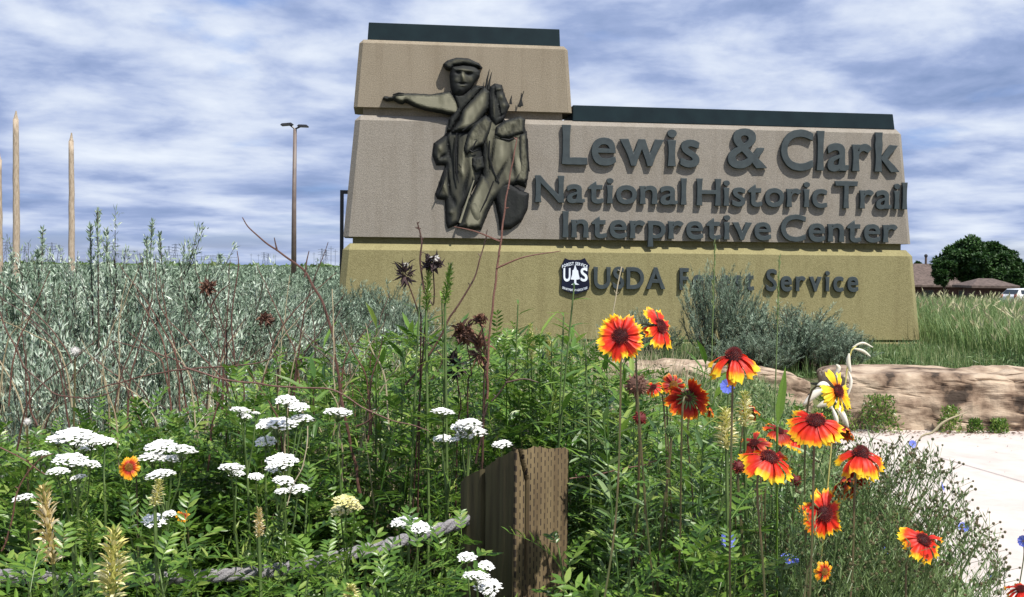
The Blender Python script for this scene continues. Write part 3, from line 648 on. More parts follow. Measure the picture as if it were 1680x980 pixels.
for px, tp in ((198, 410), (212, 416), (300, 418), (340, 420), (356, 418), (372, 421)): utility('gantry', px, tp, 1500)

# ---------------------------------------------------------------- houses, trees, car at the right
def hip_house(label, xc, Y, wx, wy, ze, zr, zg, wall, hip=.3, group=None, off=.8):
    b = thing('house', label, 'house', (xc, Y, zg)); e = ze - zg; r = zr - zg
    G().box((-wx/2+off, -wy/2+off, 0), (wx/2-off, wy/2-off, e)).build('wall', M[wall], b)
    V = [(-wx/2, -wy/2, e), (wx/2, -wy/2, e), (wx/2, wy/2, e), (-wx/2, wy/2, e), (-wx/2+wy*hip, 0, r), (wx/2-wy*hip, 0, r)]
    V += [(x, y, z-.25) for x, y, z in V[:4]]
    T = [(0, 1, 5), (0, 5, 4), (1, 2, 5), (2, 3, 4), (2, 4, 5), (3, 0, 4), (6, 8, 7), (6, 9, 8)]
    for i in range(4): j = (i+1) % 4; T += [(i, i+6, j+6), (i, j+6, j)]
    rf = G().add(V, T).build('roof', M['roof'], b)
    for k in range(int(wx/5)):
        x = -wx/2 + 3 + k*5
        w = G().box((x, -wy/2+off-.06, e-1.9), (x+1.6, -wy/2+off-.003, e-.7)).build('window', M['glass'], b)
        fr = G()
        for a, c in (((x-.1, e-.7), (x+1.7, e-.6)), ((x-.1, e-2.0), (x+1.7, e-1.9)), ((x-.1, e-1.9), (x, e-.7)), ((x+1.6, e-1.9), (x+1.7, e-.7)), ((x+.77, e-1.9), (x+.83, e-.7))): fr.box((a[0], -wy/2+off-.1, a[1]), (c[0], -wy/2+off-.061, c[1]))
        fr.build('frame', M['brick_tan'], w)
    return b
def Zat(px, py, Y): return P(px, py, Y).z
Y = 150; hA = hip_house('brown-roofed low house directly right of the sign wall', P(1490, 450, Y).x, Y, 15, 9, Zat(1520, 468, Y-4), Zat(1520, 433, Y), H(60, Y)-.2, 'house_wall', .35)
pv = P(1519, 430, Y); G().tube([(pv.x-hA.location.x, 0, Zat(1519, 434, Y)-hA.location.z-.6), (pv.x-hA.location.x, 0, Zat(1519, 421, Y)-hA.location.z)], .16, 6).build('chimney', M['roof'], hA)
G().ball((pv.x-hA.location.x, 0, Zat(1519, 420, Y)-hA.location.z), .26, .2).build('chimney_cap', M['lamp_dark'], hA)
Y = 114; hip_house('low house with a shallow brown hip roof below the big tree', P(1617, 450, Y).x, Y, 5.0, 5, Zat(1617, 469, Y-3), Zat(1617, 457, Y), H(60, Y)-.2, 'house_wall', .35)
Y = 165; hip_house('brown-roofed house at the right edge of the picture behind the tree', P(1704, 450, Y).x, Y, 15, 9, Zat(1675, 458, Y-4), Zat(1675, 432, Y), H(60, Y)-.2, 'brick_tan', .38)

def tree(label, px, top, base, wid, Y, n, seed, cluster=60, size=.28, group='trees at the right'):
    rng = np.random.default_rng(seed); c = P(px, (top+base)/2, Y); zg = H(c.x, Y)-.1
    zt = Zat(px, top, Y); zb = Zat(px, base, Y); w = wid/2*Y/F; b = thing('leafy_tree', label, 'tree', (c.x, Y, zg), None, group)
    cz = (zt+zb)/2 - zg; hz = (zt-zb)/2
    tk = G().tube([(0, 0, 0), (.1, 0, cz*.6), (0, 0, cz+hz*.5)], [w*.07, w*.02], 7, .3)
    for k in range(9):
        a = rng.uniform(0, 6.28); tk.tube([(0, 0, cz*.45+k*.1*hz), (math.cos(a)*w*.35, math.sin(a)*w*.3, cz*.9+k*.05*hz), (math.cos(a)*w*.7, math.sin(a)*w*.6, cz+hz*.3)], [w*.035, w*.01], 5, .3)
    tk.build('trunk', M['bark'], b)
    d = unit(rng.normal(size=(cluster, 3))); rr = rng.uniform(.45, 1.02, (cluster, 1)); cc = d*rr*np.array([w*.84, w*.75, hz*.86])
    cc[:, 2] = np.abs(cc[:, 2]) * np.where(rng.uniform(size=cluster) < .62, 1, -1)
    cr = rng.uniform(.10, .24, cluster)*w
    k = rng.integers(0, cluster, n); v = unit(rng.normal(size=(n, 3))); rad = cr[k][:, None]*rng.uniform(.5, 1.05, (n, 1))
    p = cc[k] + v*rad*np.array([1, 1, .75]) + np.array([0, 0, cz])
    p = p[p[:, 2] > .1]; v = v[:len(p)]; tn = rng.uniform(0, 1, len(p))
    G().leaves(p, v + rng.normal(size=p.shape)*.6, unit(v+np.array([0, 0, 1.])), size*rng.uniform(.7, 1.4, len(p)), size*.7, tn, .1).build('crown', M['tree_leaf'], b)
tree('large dark green round-crowned tree behind the low hip roof', 1601, 389, 482, 132, 124, 34000, 3, 90, .38)
tree('dark green tree crown overlapping the right side of the largest tree', 1652, 402, 484, 62, 128, 9000, 4, 40, .34)
tree('small leafy tree between the sign-side house and the largest tree', 1549, 420, 482, 46, 121, 7000, 5, 30, .3)
tree('small bush-like tree with its crown just above the sign wall edge', 1503, 424, 450, 16, 190, 1500, 6, 12, .35)
tree('low green tree in front of the house at the right edge', 1668, 440, 484, 40, 118, 6000, 8, 25, .3)

def car():
    Y = 96; c = P(1685, 485, Y); zg = Zat(1665, 474, Y) - 1.62
    o = thing('parked_minivan', 'white minivan half hidden by tall grass at the right edge', 'van', (c.x, Y, zg), (0, 0, math.radians(205)))
    bm = bmesh.new(); L = 4.7; prof = [(-2.35, .45), (-2.3, .95), (-2.1, 1.08), (-1.25, 1.15), (-.45, 1.6), (.3, 1.68), (1.7, 1.64), (2.2, 1.15), (2.33, .95), (2.33, .42), (1.9, .28), (-2.1, .28)]
    rows = []
    for y in (-.92, -.86, 0, .86, .92):
        row = []
        for x, z in prof:
            k = .80 if z > 1.3 else (.96 if z > 1.0 else 1); zz = z - (.03 if abs(y) > .8 and z > 1.3 else 0)
            row.append(bm.verts.new((x, y*k, zz if abs(y) < .9 else zz - .04 if z > .5 else zz + .04)))
        rows.append(row)
    for a, b in zip(rows, rows[1:]):
        for i in range(len(prof)): j = (i+1) % len(prof); bm.faces.new((a[i], a[j], b[j], b[i]))
    bm.faces.new(rows[0][::-1]); bm.faces.new(rows[-1]); bmesh.ops.recalc_face_normals(bm, faces=bm.faces)
    me = bpy.data.meshes.new('body'); bm.to_mesh(me); bm.free(); obj('body', me, M['car_white'], o)
    def win(pts, off): 
        g = G(); g.add(pts, [(0, 1, 2), (0, 2, 3)]); return g.build('window', M['glass'], o)
    for s in (-1, 1):
        for x0, x1 in ((-1.0, -.25), (-.18, .7), (.78, 1.75)):
            t0 = max(x0+.25, -.42) if x0 < -.5 else x0
            win([(x0, s*.895, 1.18), (x1, s*.895, 1.18), (x1-.03, s*.765, 1.53), (t0, s*.765, 1.53)], 0)
        G().box((-2.36, s*.55-.18, .78), (-2.27, s*.55+.18, .93)).build('headlight', M['chrome'], o)
        G().box((2.27, s*.72-.1, .8), (2.36, s*.72+.1, 1.15)).build('tail_light', M['red_lens'], o)
        G().box((-1.0, s*.95, 1.08), (-.85, s*1.1, 1.22)).build('mirror', M['car_white'], o)
        for x in (-1.5, 1.45):
            w = G().tube([(x, s*.72, .33), (x, s*.95, .33)], .33, 20).build('wheel', M['rubber'], o)
            G().tube([(x, s*.94, .33), (x, s*.962, .33)], .2, 16).build('rim', M['chrome'], w)
    win([(-1.24, -.8, 1.17), (-1.24, .8, 1.17), (-.52, .66, 1.585), (-.52, -.66, 1.585)], 0)
    win([(2.2, -.78, 1.18), (2.2, .78, 1.18), (1.82, .64, 1.56), (1.82, -.64, 1.56)], 0)
car()

# ---------------------------------------------------------------- shrubs
def shrub_parts(seed, n_shoot, leaves, R, h, leafL, leafW, upright, flop=.35, side=0):
    rng = np.random.default_rng(seed); st = G(); P_, D_, T_ = [], [], []
    def clothe(pts, nl, u0, spr, tn):
        m = len(pts)-1; u = rng.uniform(u0, 1.0, nl)**.8; idx = u*m; i0 = np.minimum(idx.astype(int), m-1); f = (idx-i0)[:, None]
        p = pts[i0]*(1-f) + pts[i0+1]*f; tg = unit(pts[i0+1]-pts[i0]); P_.append(p + rng.normal(size=(nl, 3))*spr); D_.append(tg + rng.normal(size=(nl, 3))*flop); T_.append(np.clip(rng.normal(tn+.15*u, .2), 0, 1))
    for k in range(n_shoot):
        a = rng.uniform(0, 6.28); rr = math.sqrt(rng.uniform(0, 1))*R; hz = h*rng.uniform(.6, 1.0)*(1-.38*(rr/R)**2)
        b = np.array([rr*.25*math.cos(a), rr*.25*math.sin(a), 0]); t = np.array([rr*math.cos(a), rr*math.sin(a), hz])
        m = b*.5 + t*.5; m[:2] = b[:2]*(.5 - .3*(1-upright)) + t[:2]*(.5+.2*(1-upright)); m[2] = hz*.5
        ts = np.linspace(0, 1, 7)[:, None]; pts = (1-ts)**2*b + 2*ts*(1-ts)*m + ts**2*t + rng.normal(size=(7, 3))*.014
        st.tube(pts, [.007, .0025], 3, rng.uniform(.1, .6), cap=False); nl = leaves//n_shoot; tn = rng.normal(.42, .14)
        if not side: clothe(pts, nl, .25, .03, tn); continue
        clothe(pts, nl//(side+1), .6, .006, tn)
        for q in range(side):
            u = rng.uniform(.38, .95); i = min(5, int(u*6)); f = u*6-i; p0 = pts[i]*(1-f)+pts[i+1]*f; d = unit(pts[i+1]-pts[i])*.8 + rng.normal(size=3)*.42; d[2] = abs(d[2])+.25; d = unit(d); L = rng.uniform(.09, .22)
            v = np.linspace(0, 1, 4)[:, None]; bp = p0 + d*L*v + np.array([0, 0, .05])*v*v; st.tube(bp, [.003, .001], 3, .3, cap=False); clothe(bp, nl//(side+1), .1, .007, tn + rng.normal()*.1)
    p = np.concatenate(P_); d = np.concatenate(D_); lv = G().leaves(p, d, rng.normal(size=p.shape), leafL*rng.uniform(.6, 1.3, len(p)), leafW, np.concatenate(T_), .15)
    return st.mesh('branches'), lv.mesh('foliage')
SG = [shrub_parts(20+i, 40, 15000, .68, 1.0, .027, .0068, .6, .5, 9) for i in range(4)]
SF = [shrub_parts(40+i, 30, 4200, .6, 1.0, .04, .010, .6, .5, 5) for i in range(3)]
RB = [shrub_parts(60+i, 110, 22000, .55, 1.0, .042, .0055, .85, .34, 4) for i in range(3)]
def shrub(name, label, cat, parts, mat, x, y, h, w, group):
    s = thing(name, label, cat, (x, y, H(x, y)-.02), (0, 0, random.uniform(0, 6.28)), group, (w, w, h))
    obj('branches', parts[0], M['bark'], s); obj('foliage', parts[1], M[mat], s); return s
# near silver sagebrush: (px, crown top py, depth, width factor)
near = [(30, 438, 4.6, 1.0), (150, 398, 4.3, 1.05), (255, 405, 4.9, 1.0), (345, 470, 5.2, 1.0), (75, 470, 3.6, .8), (205, 500, 3.5, .75), (-60, 470, 4.2, .9), (300, 520, 4.0, .7), (400, 462, 6.4, 1.0),
        (0, 545, 3.1, .7), (120, 560, 3.0, .6), (250, 575, 3.1, .55), (440, 480, 5.6, .8), (345, 445, 6.8, 1.0), (200, 430, 5.8, 1.0), (60, 425, 6.2, 1.0), (470, 455, 7.6, 1.0), (285, 450, 7.4, 1.1)]
labs = {1: 'silver sagebrush with sprigs rising highest against the sky at left', 2: 'silver sagebrush with a tall sprig against the sky, left of the street lamp', 0: 'silver sagebrush at the left edge in front of the tall log pole'}
for i, (px, py, Y, w) in enumerate(near):
    t = P(px, py, Y); h = (t.z - .28)/.97
    shrub('sagebrush', labs.get(i, 'silvery grey-green sagebrush in the dense patch at the left'), 'shrub', SG[i % 4], 'sage', t.x, Y, h, w, 'silver sagebrush at the left')
for px, tp, Y in ((160, 345, 4.2), (250, 365, 4.6), (70, 378, 4.5), (148, 372, 4.25), (262, 385, 4.65), (240, 392, 4.4), (175, 380, 4.3), (62, 410, 4.4), (360, 420, 5.2), (20, 418, 4.6)):
    rng = np.random.default_rng(int(px)); a = P(px+rng.uniform(-15, 15), 520, Y); b = P(px, tp, Y); n = 150; u = rng.uniform(0, 1, n)**.8
    base = Vector((a.x, Y, .3)); g = G(); p = np.array(a)*(1-u[:, None]) + np.array(b)*u[:, None] + rng.normal(size=(n, 3))*.011*(1.1-u[:, None])
    g.leaves(p-np.array(base), rng.normal(size=(n, 3))*.5 + (0, 0, 1), rng.normal(size=(n, 3)), .026, .0075, rng.uniform(.4, 1, n), .15)
    sp_ = thing('sagebrush_sprig', 'tall silvery sagebrush sprig poking above the patch, %s' % {160: 'highest of all at the left', 250: 'second highest, right of the highest one', 70: 'between the two log poles'}.get(px, 'one of the shorter ones against the sky'), 'sprig', base, None, 'sagebrush sprigs against the sky')
    g.build('foliage', M['sage'], sp_); G().tube([(0, 0, 0), tuple(a-base), tuple(b-base)], [.005, .002], 4, .4).build('stem', M['bark'], sp_)
# receding field of sagebrush
rng = random.Random(5); cnt = 0
for Y in (6, 6.8, 7.8, 9, 10.4, 12, 14, 16.5, 19.5, 23, 27):
    xl = -.50*Y; xr = -.165*Y if Y > 10 else -.12*Y
    x = xl
    while x < xr:
        xx = x + rng.uniform(-.3, .3); yy = Y + rng.uniform(-.4, .5)
        shrub('sagebrush', 'grey-green sagebrush in the flat field receding towards the horizon', 'shrub', SF[cnt % 3], 'rabbit' if rng.random() < (.45 if Y < 9 else .8) else 'sage', xx, yy, rng.uniform(.62, .84), 1.15+Y*.012, 'sagebrush in the field'); cnt += 1
        x += rng.uniform(.75, 1.05)*(1+Y*.02)
# far field as one mass
def far_field():
    g = G(); rng = np.random.default_rng(3); n = 60000
    y = 28 + 170*rng.uniform(0, 1, n)**1.6; x = rng.uniform(-.62, -.02, n)*y
    c = np.stack([x, y, np.full(n, .3)], 1); c[:, 2] += rng.uniform(0, .62, n)
    g.leaves(c, rng.normal(size=(n, 3))*.6 + (0, 0, .6), rng.normal(size=(n, 3)), (.06+.0022*y), .02+.0016*y, rng.uniform(0, .8, n), .2)
    tag(g.build('sagebrush_field', M['rabbit']), 'grey-green sagebrush plain stretching to the left horizon', 'ground cover', kind='stuff')
    g = G(); n = 3500
    y = 300 + 900*rng.uniform(0, 1, n); x = rng.uniform(-.6, .0, n)*y
    c = np.stack([x, y, np.full(n, .3)], 1)
    g.leaves(c, rng.normal(size=(n, 3))*(.9, .9, .1) + (0, 0, .25), rng.normal(size=(n, 3)), 3.0, 2.2, rng.uniform(.1, .6, n), .1)
    tag(g.build('far_scrub', M['grass']), 'low scrub on the plain just under the left horizon', 'ground cover', kind='stuff')
far_field()
# rabbitbrush around the sign
for px, py, Y, w, lab in ((620, 470, 9.6, 1.0, 'blue-grey rabbitbrush at the lower left corner of the sign wall'), (560, 466, 10.6, 1.0, 'blue-grey rabbitbrush just left of the sign wall corner'), (520, 485, 9.0, .9, 'rabbitbrush left of the one at the sign corner'), (655, 500, 8.4, .7, 'smaller rabbitbrush right of the sign corner'),
                          (1184, 440, 10.9, .82, 'tall upright blue-grey rabbitbrush in front of the lettering of the sign'), (1295, 500, 10.6, 1.25, 'wide lower rabbitbrush at the right of the tall upright one'), (1360, 535, 10.3, .8, 'low rabbitbrush above the gap between the two pale blocks'),
                          (1050, 512, 11.4, .8, 'rabbitbrush behind the largest red and yellow flower'), (1235, 545, 10.1, .8, 'small rabbitbrush below the tall upright one')):
    t = P(px, py, Y); shrub('rabbitbrush', lab, 'shrub', RB[hash(px) % 3], 'rabbit', t.x, Y, (t.z-.28)/.97, w, 'rabbitbrush around the sign')

# ---------------------------------------------------------------- grasses
def grass_stuff(name, label, mat, n, region, hr, wd, seed, heads=0, lean=.25, tl=(0, 1)):
    rng = np.random.default_rng(seed); x, y = region(rng, n); n = len(x)
    z = np.array([H(a, b) for a, b in zip(x, y)]); h = rng.uniform(*hr, n); az = rng.uniform(0, 6.28, n); ln = h*lean*rng.uniform(.2, 1.2, n)
    d = np.stack([np.cos(az), np.sin(az), 0*az], 1); s = np.stack([-np.sin(az), np.cos(az), 0*az], 1); b = np.stack([x, y, z], 1)
    w = wd[0] + (wd[1]-wd[0])*rng.uniform(0, 1, n); up = np.array([0, 0, 1.])
    m = b + d*(ln*.3)[:, None] + up*(h*.55)[:, None]; t = b + d*ln[:, None] + up*(h*rng.uniform(.9, 1, n))[:, None]
    V = np.stack([b - s*w[:, None]/2, b + s*w[:, None]/2, m - s*w[:, None]*.4, m + s*w[:, None]*.4, t], 1).reshape(-1, 3)
    T = (np.array([(0, 1, 3), (0, 3, 2), (2, 3, 4)])[None] + (np.arange(n)*5)[:, None, None]).reshape(-1, 3)
    tn = np.clip(rng.uniform(*tl, n)+.0, 0, 1); g = G().add(V, T, np.repeat(tn, 5))
    if heads:
        k = rng.random(n) < heads; q = t[k]; kk = len(q)
        for j in range(3): g.leaves(q - (t[k]-m[k])*(.32*j/3) , unit(t[k]-m[k])+rng.normal(size=(kk, 3))*.18, rng.normal(size=(kk, 3)), .12, .014+w[k]*.9, rng.uniform(.8, 1, kk), .2)
    tag(g.build(name, M[mat]), label, 'grass', kind='stuff')
def reg_right(rng, n):
    y = 10.0 + 32*rng.uniform(0, 1, n)**2.0; f0 = (1500-840)/F; f1 = (1760-840)/F; x = rng.uniform(f0*.9, f1, n)*y
    k = (x > 5.5 + .12*(y-14)); return x[k], y[k]
grass_stuff('tall_grass', 'tall green and straw-tipped grass right of the sign wall', 'grass', 34000, reg_right, (.30, .62), (.005, .011), 4, .025, .55, tl=(0, .72))
def reg_sign(rng, n):
    x = rng.uniform(-2.2, 5.2, n); y = rng.uniform(9.9, 13.2, n); return x, y
grass_stuff('grass_bed', 'mixed green grass in front of the sign wall', 'grass', 16000, reg_sign, (.10, .26), (.003, .007), 5, .0, tl=(0, .85))
def reg_mid(rng, n):
    y = 3.6 + 5.6*rng.uniform(0, 1, n); x = rng.uniform(-.52, .22, n)*y; k = in_arr(x, y) & ((x < .08*y) | (y < 4.6)); return x[k], y[k]
def in_arr(x, y): return x < .8 + .13*y
grass_stuff('meadow_grass', 'tangled green grass behind the flowers', 'grass', 26000, reg_mid, (.22, .56), (.003, .007), 6, .0, .5, tl=(0, .8))
grass_stuff('dry_grass', 'dead straw-coloured grass tangled among the plants', 'straw', 7000, lambda r, n: (lambda y: (r.uniform(-.5, .16, n)*y, y))(2.6 + 4*r.uniform(0, 1, n)), (.35, .74), (.003, .006), 7, 0, .5)
def reg_low(rng, n):
    y = 1.3 + 7.6*rng.uniform(0, 1, n); x = rng.uniform(-.6, 2.3, n); k = (x < 1.02+.13*y + rng.normal(0, .06, n)); return x[k], y[k]
grass_stuff('low_grass', 'low grass on the bed edge before the pale stone block', 'grass', 36000, reg_low, (.06, .24), (.003, .008), 8, .0, .6, tl=(0, .9))
def low_leaves():
    rng = np.random.default_rng(4); x, y = reg_low(rng, 40000); n = len(x); z = np.array([H(a, b) for a, b in zip(x, y)]); bump = np.array([.08+.2*max(0, .3+noise.noise(Vector((a*2.2, b*2.2, 0)))) for a, b in zip(x, y)])
    p = np.stack([x, y, z + rng.uniform(0, 1, n)*bump], 1); G_ = G().leaves(p, rng.normal(size=(n, 3))+(0, 0, .5), rng.normal(size=(n, 3)), .04, .013, rng.uniform(0, 1, n), .2)
    tag(G_.build('low_plants', M['leaf_blue']), 'low leafy plants on the bed edge before the pale stone block', 'ground cover', kind='stuff')
    x = rng.uniform(-2.5, 5.3, 26000); y = rng.uniform(9.75, 13.6, 26000); n = len(x); bump = np.array([.04+.28*max(0, .15+noise.noise(Vector((a*1.4, b*1.4, 7)))) for a, b in zip(x, y)])
    p = np.stack([x, y, .3 + rng.uniform(0, 1, n)*bump], 1); G_ = G().leaves(p, rng.normal(size=(n, 3))+(0, 0, .9), rng.normal(size=(n, 3)), .07, .012, rng.uniform(0, .9, n), .2)
    tag(G_.build('low_plants', M['leaf_blue']), 'low grey-green plants between the stone blocks and the sign wall', 'ground cover', kind='stuff')
low_leaves()
# dotted seed-head grass stalks that stand out singly
for px, tp, bp, Y, lab in ((1276, 425, 640, 2.6, 'thin green grass stalk crossing the lettering right of the tall rabbitbrush'), (1170, 400, 640, 2.6, 'thin green grass stalk crossing the lettering above the tall rabbitbrush')):
    a = P(px-4, bp, Y); b = P(px+3, tp, Y); base = Vector((a.x, Y, .3)); s = thing('grass_stalk', lab, 'grass stalk', base, None, 'single grass stalks')
    G().tube([(0, 0, 0), tuple(a-base), tuple(b-base)], [.0022, .001], 4, .5).build('stem', M['grass'], s)
    r_ = np.random.default_rng(px); n = 26; u = np.linspace(.55, 1, n)[:, None]; p = np.array(a-base)*(1-u)+np.array(b-base)*u
    G().leaves(p, r_.normal(size=(n, 3))*.25+(0, 0, 1), r_.normal(size=(n, 3)), .014, .004, .6).build('seed_head', M['grass'], s)

# ---------------------------------------------------------------- wooden post and rope
def make_post():
    Y = 1.93; c = P(848, 735, Y); zt = c.z; a = .118
    # corner towards the camera; faces run back-left and back-right
    la = math.radians(180-47); ra = math.radians(41); pl = Vector((math.cos(la), math.sin(la), 0)); pr = Vector((math.cos(ra), math.sin(ra), 0))
    o = thing('wooden_post', 'weathered square timber post with a slanted split top, in the middle of the flowers', 'post', (c.x, c.y, .25), (0, 0, ra))
    la -= ra; ra = 0; pl = Vector((math.cos(la), math.sin(la), 0)); pr = Vector((1, 0, 0)); hh = zt - .25
    wl, wr = .158, .132; K = 56; R_ = 120; ring = []
    corners = [Vector((0, 0, 0)), pr*wr, pr*wr + pl*wl, pl*wl]
    for i in range(4):
        p, q = corners[i], corners[(i+1) % 4]
        for k in range(K): ring.append((i, k/K, p.lerp(q, k/K)))
    drop = lambda p: (-.085*(p.dot(pl)/wl) if True else 0) - .016*(p.dot(pr)/wr)
    V = []; n = len(ring); ctr = (corners[0]+corners[2])/2
    for r in range(R_+1):
        t = r/R_
        for (i, k, p) in ring:
            zt_ = hh + (drop(p)*1.0) + .003*noise.noise(Vector((p.x*110, p.y*110, 5)))+.004*noise.noise(Vector((p.x*30, p.y*30, 9)))
            z = t**.8*zt_; inw = 0
            if i == 0:      # right-hand face: check running down near the corner
                uc = .20 - .32*max(0, (t-.90))*4 + (.16*(.93-t) if t < .93 else 0) - .2*max(0, .86-t) ; inw = .022*math.exp(-((k-max(.02, uc))/.022)**2)*sm(.55, .74, t)
            if i == 3:      # left-hand face: long open crack (k runs from the far edge to the corner)
                inw = .03*math.exp(-((k-(.40+.04*(1-t)+.012*math.sin(t*9)))/.022)**2)*sm(.15, .4, t)
            inw += .0018*(noise.noise(Vector((p.x*60, p.y*60, z*4)))+.3)
            edge = min(k, 1-k)*.14
            if edge < .006: inw += (.006-edge)*.35
            d = (ctr-p); d.z = 0
            nrm = {0: pl, 1: -pr, 2: -pl, 3: pr}[i]
            V.append(tuple(p + nrm*inw + Vector((0, 0, z - (.003 if (r == R_ and edge < .01) else 0)))))
    T = []
    for r in range(R_):
        for j in range(n):
            A = r*n+j; B = r*n+(j+1) % n; T += [(A, B, B+n), (A, B+n, A+n)]
    top = R_*n; cz = hh + drop(ctr); V.append((ctr.x, ctr.y, cz+.002)); ci = len(V)-1
    T += [(top+j, top+(j+1) % n, ci) for j in range(n)]
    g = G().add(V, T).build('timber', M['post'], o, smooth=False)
    return c, pl, pr
pc, ppl, ppr = make_post()
def make_rope():
    pts = [P(792, 846, 2.03), P(742, 862, 2.03), P(650, 890, 2.0), P(560, 912, 1.93), P(450, 936, 1.9), P(330, 946, 1.88), P(200, 952, 1.94), P(80, 948, 1.92), P(-60, 940, 1.9), P(-260, 915, 1.88)]
    sp_ = spline(pts, 60); o = thing('rope', 'thick grey twisted rope sagging from the wooden post to the left', 'rope', sp_[0]); b = sp_[0]
    L = 0; acc = [0]
    for i in range(1, len(sp_)): L += (sp_[i]-sp_[i-1]).length; acc.append(L)
    for k in range(3):
        q = []
        for i, p in enumerate(sp_):
            t = (sp_[min(i+1, len(sp_)-1)]-sp_[max(i-1, 0)]).normalized(); s = t.cross(Vector((0, 0, 1))).normalized(); u = s.cross(t)
            a = acc[i]/.072*2*math.pi + k*2*math.pi/3; q.append(p - b + (s*math.cos(a)+u*math.sin(a))*.0068)
        G().tube(q, .0058, 9).build('strand', M['rope'], o, smooth=True)
make_rope()

# ---------------------------------------------------------------- wild licorice greenery
def compound_leaf(seed, L=.14, pairs=6, ll=.038, lw=.0115):
    rng = np.random.default_rng(seed); g = G(); n = 10; t = np.linspace(0, 1, n); droop = rng.uniform(.1, .5)
    pts = np.stack([t*L, 0*t, -droop*L*t*t + .15*L*t], 1); g.tube(pts, [.0012, .0006], 3, .55, cap=False)
    p, d = [], []
    for k in range(pairs):
        u = .22 + .72*k/(pairs-1); q = np.array([np.interp(u, t, pts[:, 0]), 0, np.interp(u, t, pts[:, 2])])
        for s in (-1, 1): p.append(q); d.append((math.cos(.95)+rng.normal()*.08, s*math.sin(.95), rng.uniform(-.1, .35)))
    p.append(pts[-1]); d.append((1, 0, -.2)); p = np.array(p); sz = ll*(1-.35*np.abs(np.linspace(-1, 1, len(p)))**2)
    g.leaves(p, np.array(d), np.tile((0, 0, 1.), (len(p), 1)) + rng.normal(size=p.shape)*.18, sz, lw, np.clip(rng.normal(.5, .2, len(p)), 0, 1), .12, True, .12)
    return g
CL = [compound_leaf(i) for i in range(6)]; CLm = [c.mesh('leaf') for c in CL]
def stem_layout(rng, h, n_leaf, sx=.1):
    bx, by = rng.uniform(-sx, sx), rng.uniform(-sx, sx); pts = [(bx*(k/6)**1.5*h*2, by*(k/6)**1.5*h*2, h*k/6) for k in range(7)]
    out = []
    for k in range(n_leaf):
        u = .28 + .72*(k/(n_leaf-1)); i = min(5, int(u*6)); f = u*6-i; p = [pts[i][a]*(1-f)+pts[i+1][a]*f for a in range(3)]
        out.append((p, Euler((rng.uniform(-.4, .4), -rng.uniform(-.05, .75) - .35*max(0, u-.7)/.3, k*2.4 + rng.uniform(-.4, .4))), (1.05 - .5*max(0, u-.72)/.28)*rng.uniform(.8, 1.15)))
    return pts, out
def licorice(x, y, h, seed, individual=True, label='wild licorice plant with feathery green leaflets in the foreground thicket', n_leaf=20):
    rng = random.Random(seed); t = thing('licorice_plant', label, 'plant', (x, y, H(x, y)-.02), None, 'feathery green plants in the thicket')
    pts, lay = stem_layout(rng, h, n_leaf); G().tube(pts, [.0035, .0015], 4, .5).build('stem', M['stem'], t)
    for p, e, s in lay: obj('leaf', CLm[rng.randrange(6)], M['leaf'], t, p, e, s)
    return t
def merged_plants(name, label, spots, cat='plants'):
    g = G(); st = G()
    base = [(np.concatenate(c.V), np.concatenate(c.T), np.concatenate(c.A)) for c in CL]
    for (x, y, h, sd) in spots:
        rng = random.Random(sd); pts, lay = stem_layout(rng, h, 16); o = np.array((x, y, .28)); g.tube(np.array(pts)+o, [.0035, .0015], 3, .4, cap=False)
        off = rng.uniform(-.2, .2)
        for p, e, s in lay:
            V, T, A = base[rng.randrange(6)]; R = np.array(e.to_matrix()); g.add((V*s) @ R.T + np.array(p) + o, T, np.clip(A+off, 0, 1))
    tag(g.build(name, M['leaf']), label, cat, kind='stuff')
def top_y(px):
    return float(np.interp(px, [-50, 150, 320, 420, 560, 640, 760, 940, 1000, 1100, 1230, 1330, 1450, 1550], [735, 715, 680, 630, 585, 560, 575, 560, 600, 650, 690, 770, 850, 930]))
rng = random.Random(12); ind = []; mer = []
for k in range(340):
    px = rng.uniform(-60, 1260); Y = rng.uniform(2.25, 4.4) if k < 300 else rng.uniform(4.4, 6.5)
    if px > 1180 and Y > 3: continue
    if 735 < px < 960 and Y < 2.5: Y += .6
    if px < 380 and Y > 3.0: Y = rng.uniform(2.2, 2.9)
    py = top_y(px) + abs(rng.gauss(0, 60)); t = P(px, py, Y); h = t.z - .28
    if h < .25: continue
    (ind if Y < 3.05 and len(ind) < 95 else mer).append((t.x, Y, h, k))
for s in ind: licorice(*s)
merged_plants('green_thicket', 'mass of feathery green plants behind the foreground flowers', mer)
# low plants right in front, below the rope
for k, (px, py, Y) in enumerate([(20, 915, 1.62), (90, 960, 1.55), (150, 965, 1.6), (400, 900, 1.7), (440, 960, 1.6), (500, 925, 1.66), (345, 972, 1.55), (600, 945, 1.66), (690, 955, 1.7), (690, 960, 1.72), (30, 860, 1.75), (210, 900, 1.8), (480, 850, 1.8), (300, 890, 1.85), (640, 930, 1.75),
                                 (985, 930, 1.8), (1010, 850, 1.8), (1060, 930, 1.7), (1120, 880, 1.75), (1000, 960, 1.65), (1180, 940, 1.7), (1080, 800, 1.95), (1240, 960, 1.65), (695, 872, 1.88), (675, 915, 1.82), (590, 900, 1.85), (420, 925, 1.8)]):
    t = P(px, py, Y); licorice(t.x, Y, t.z-.28, 900+k, label='green leafy plant at the very front along the bottom of the picture')

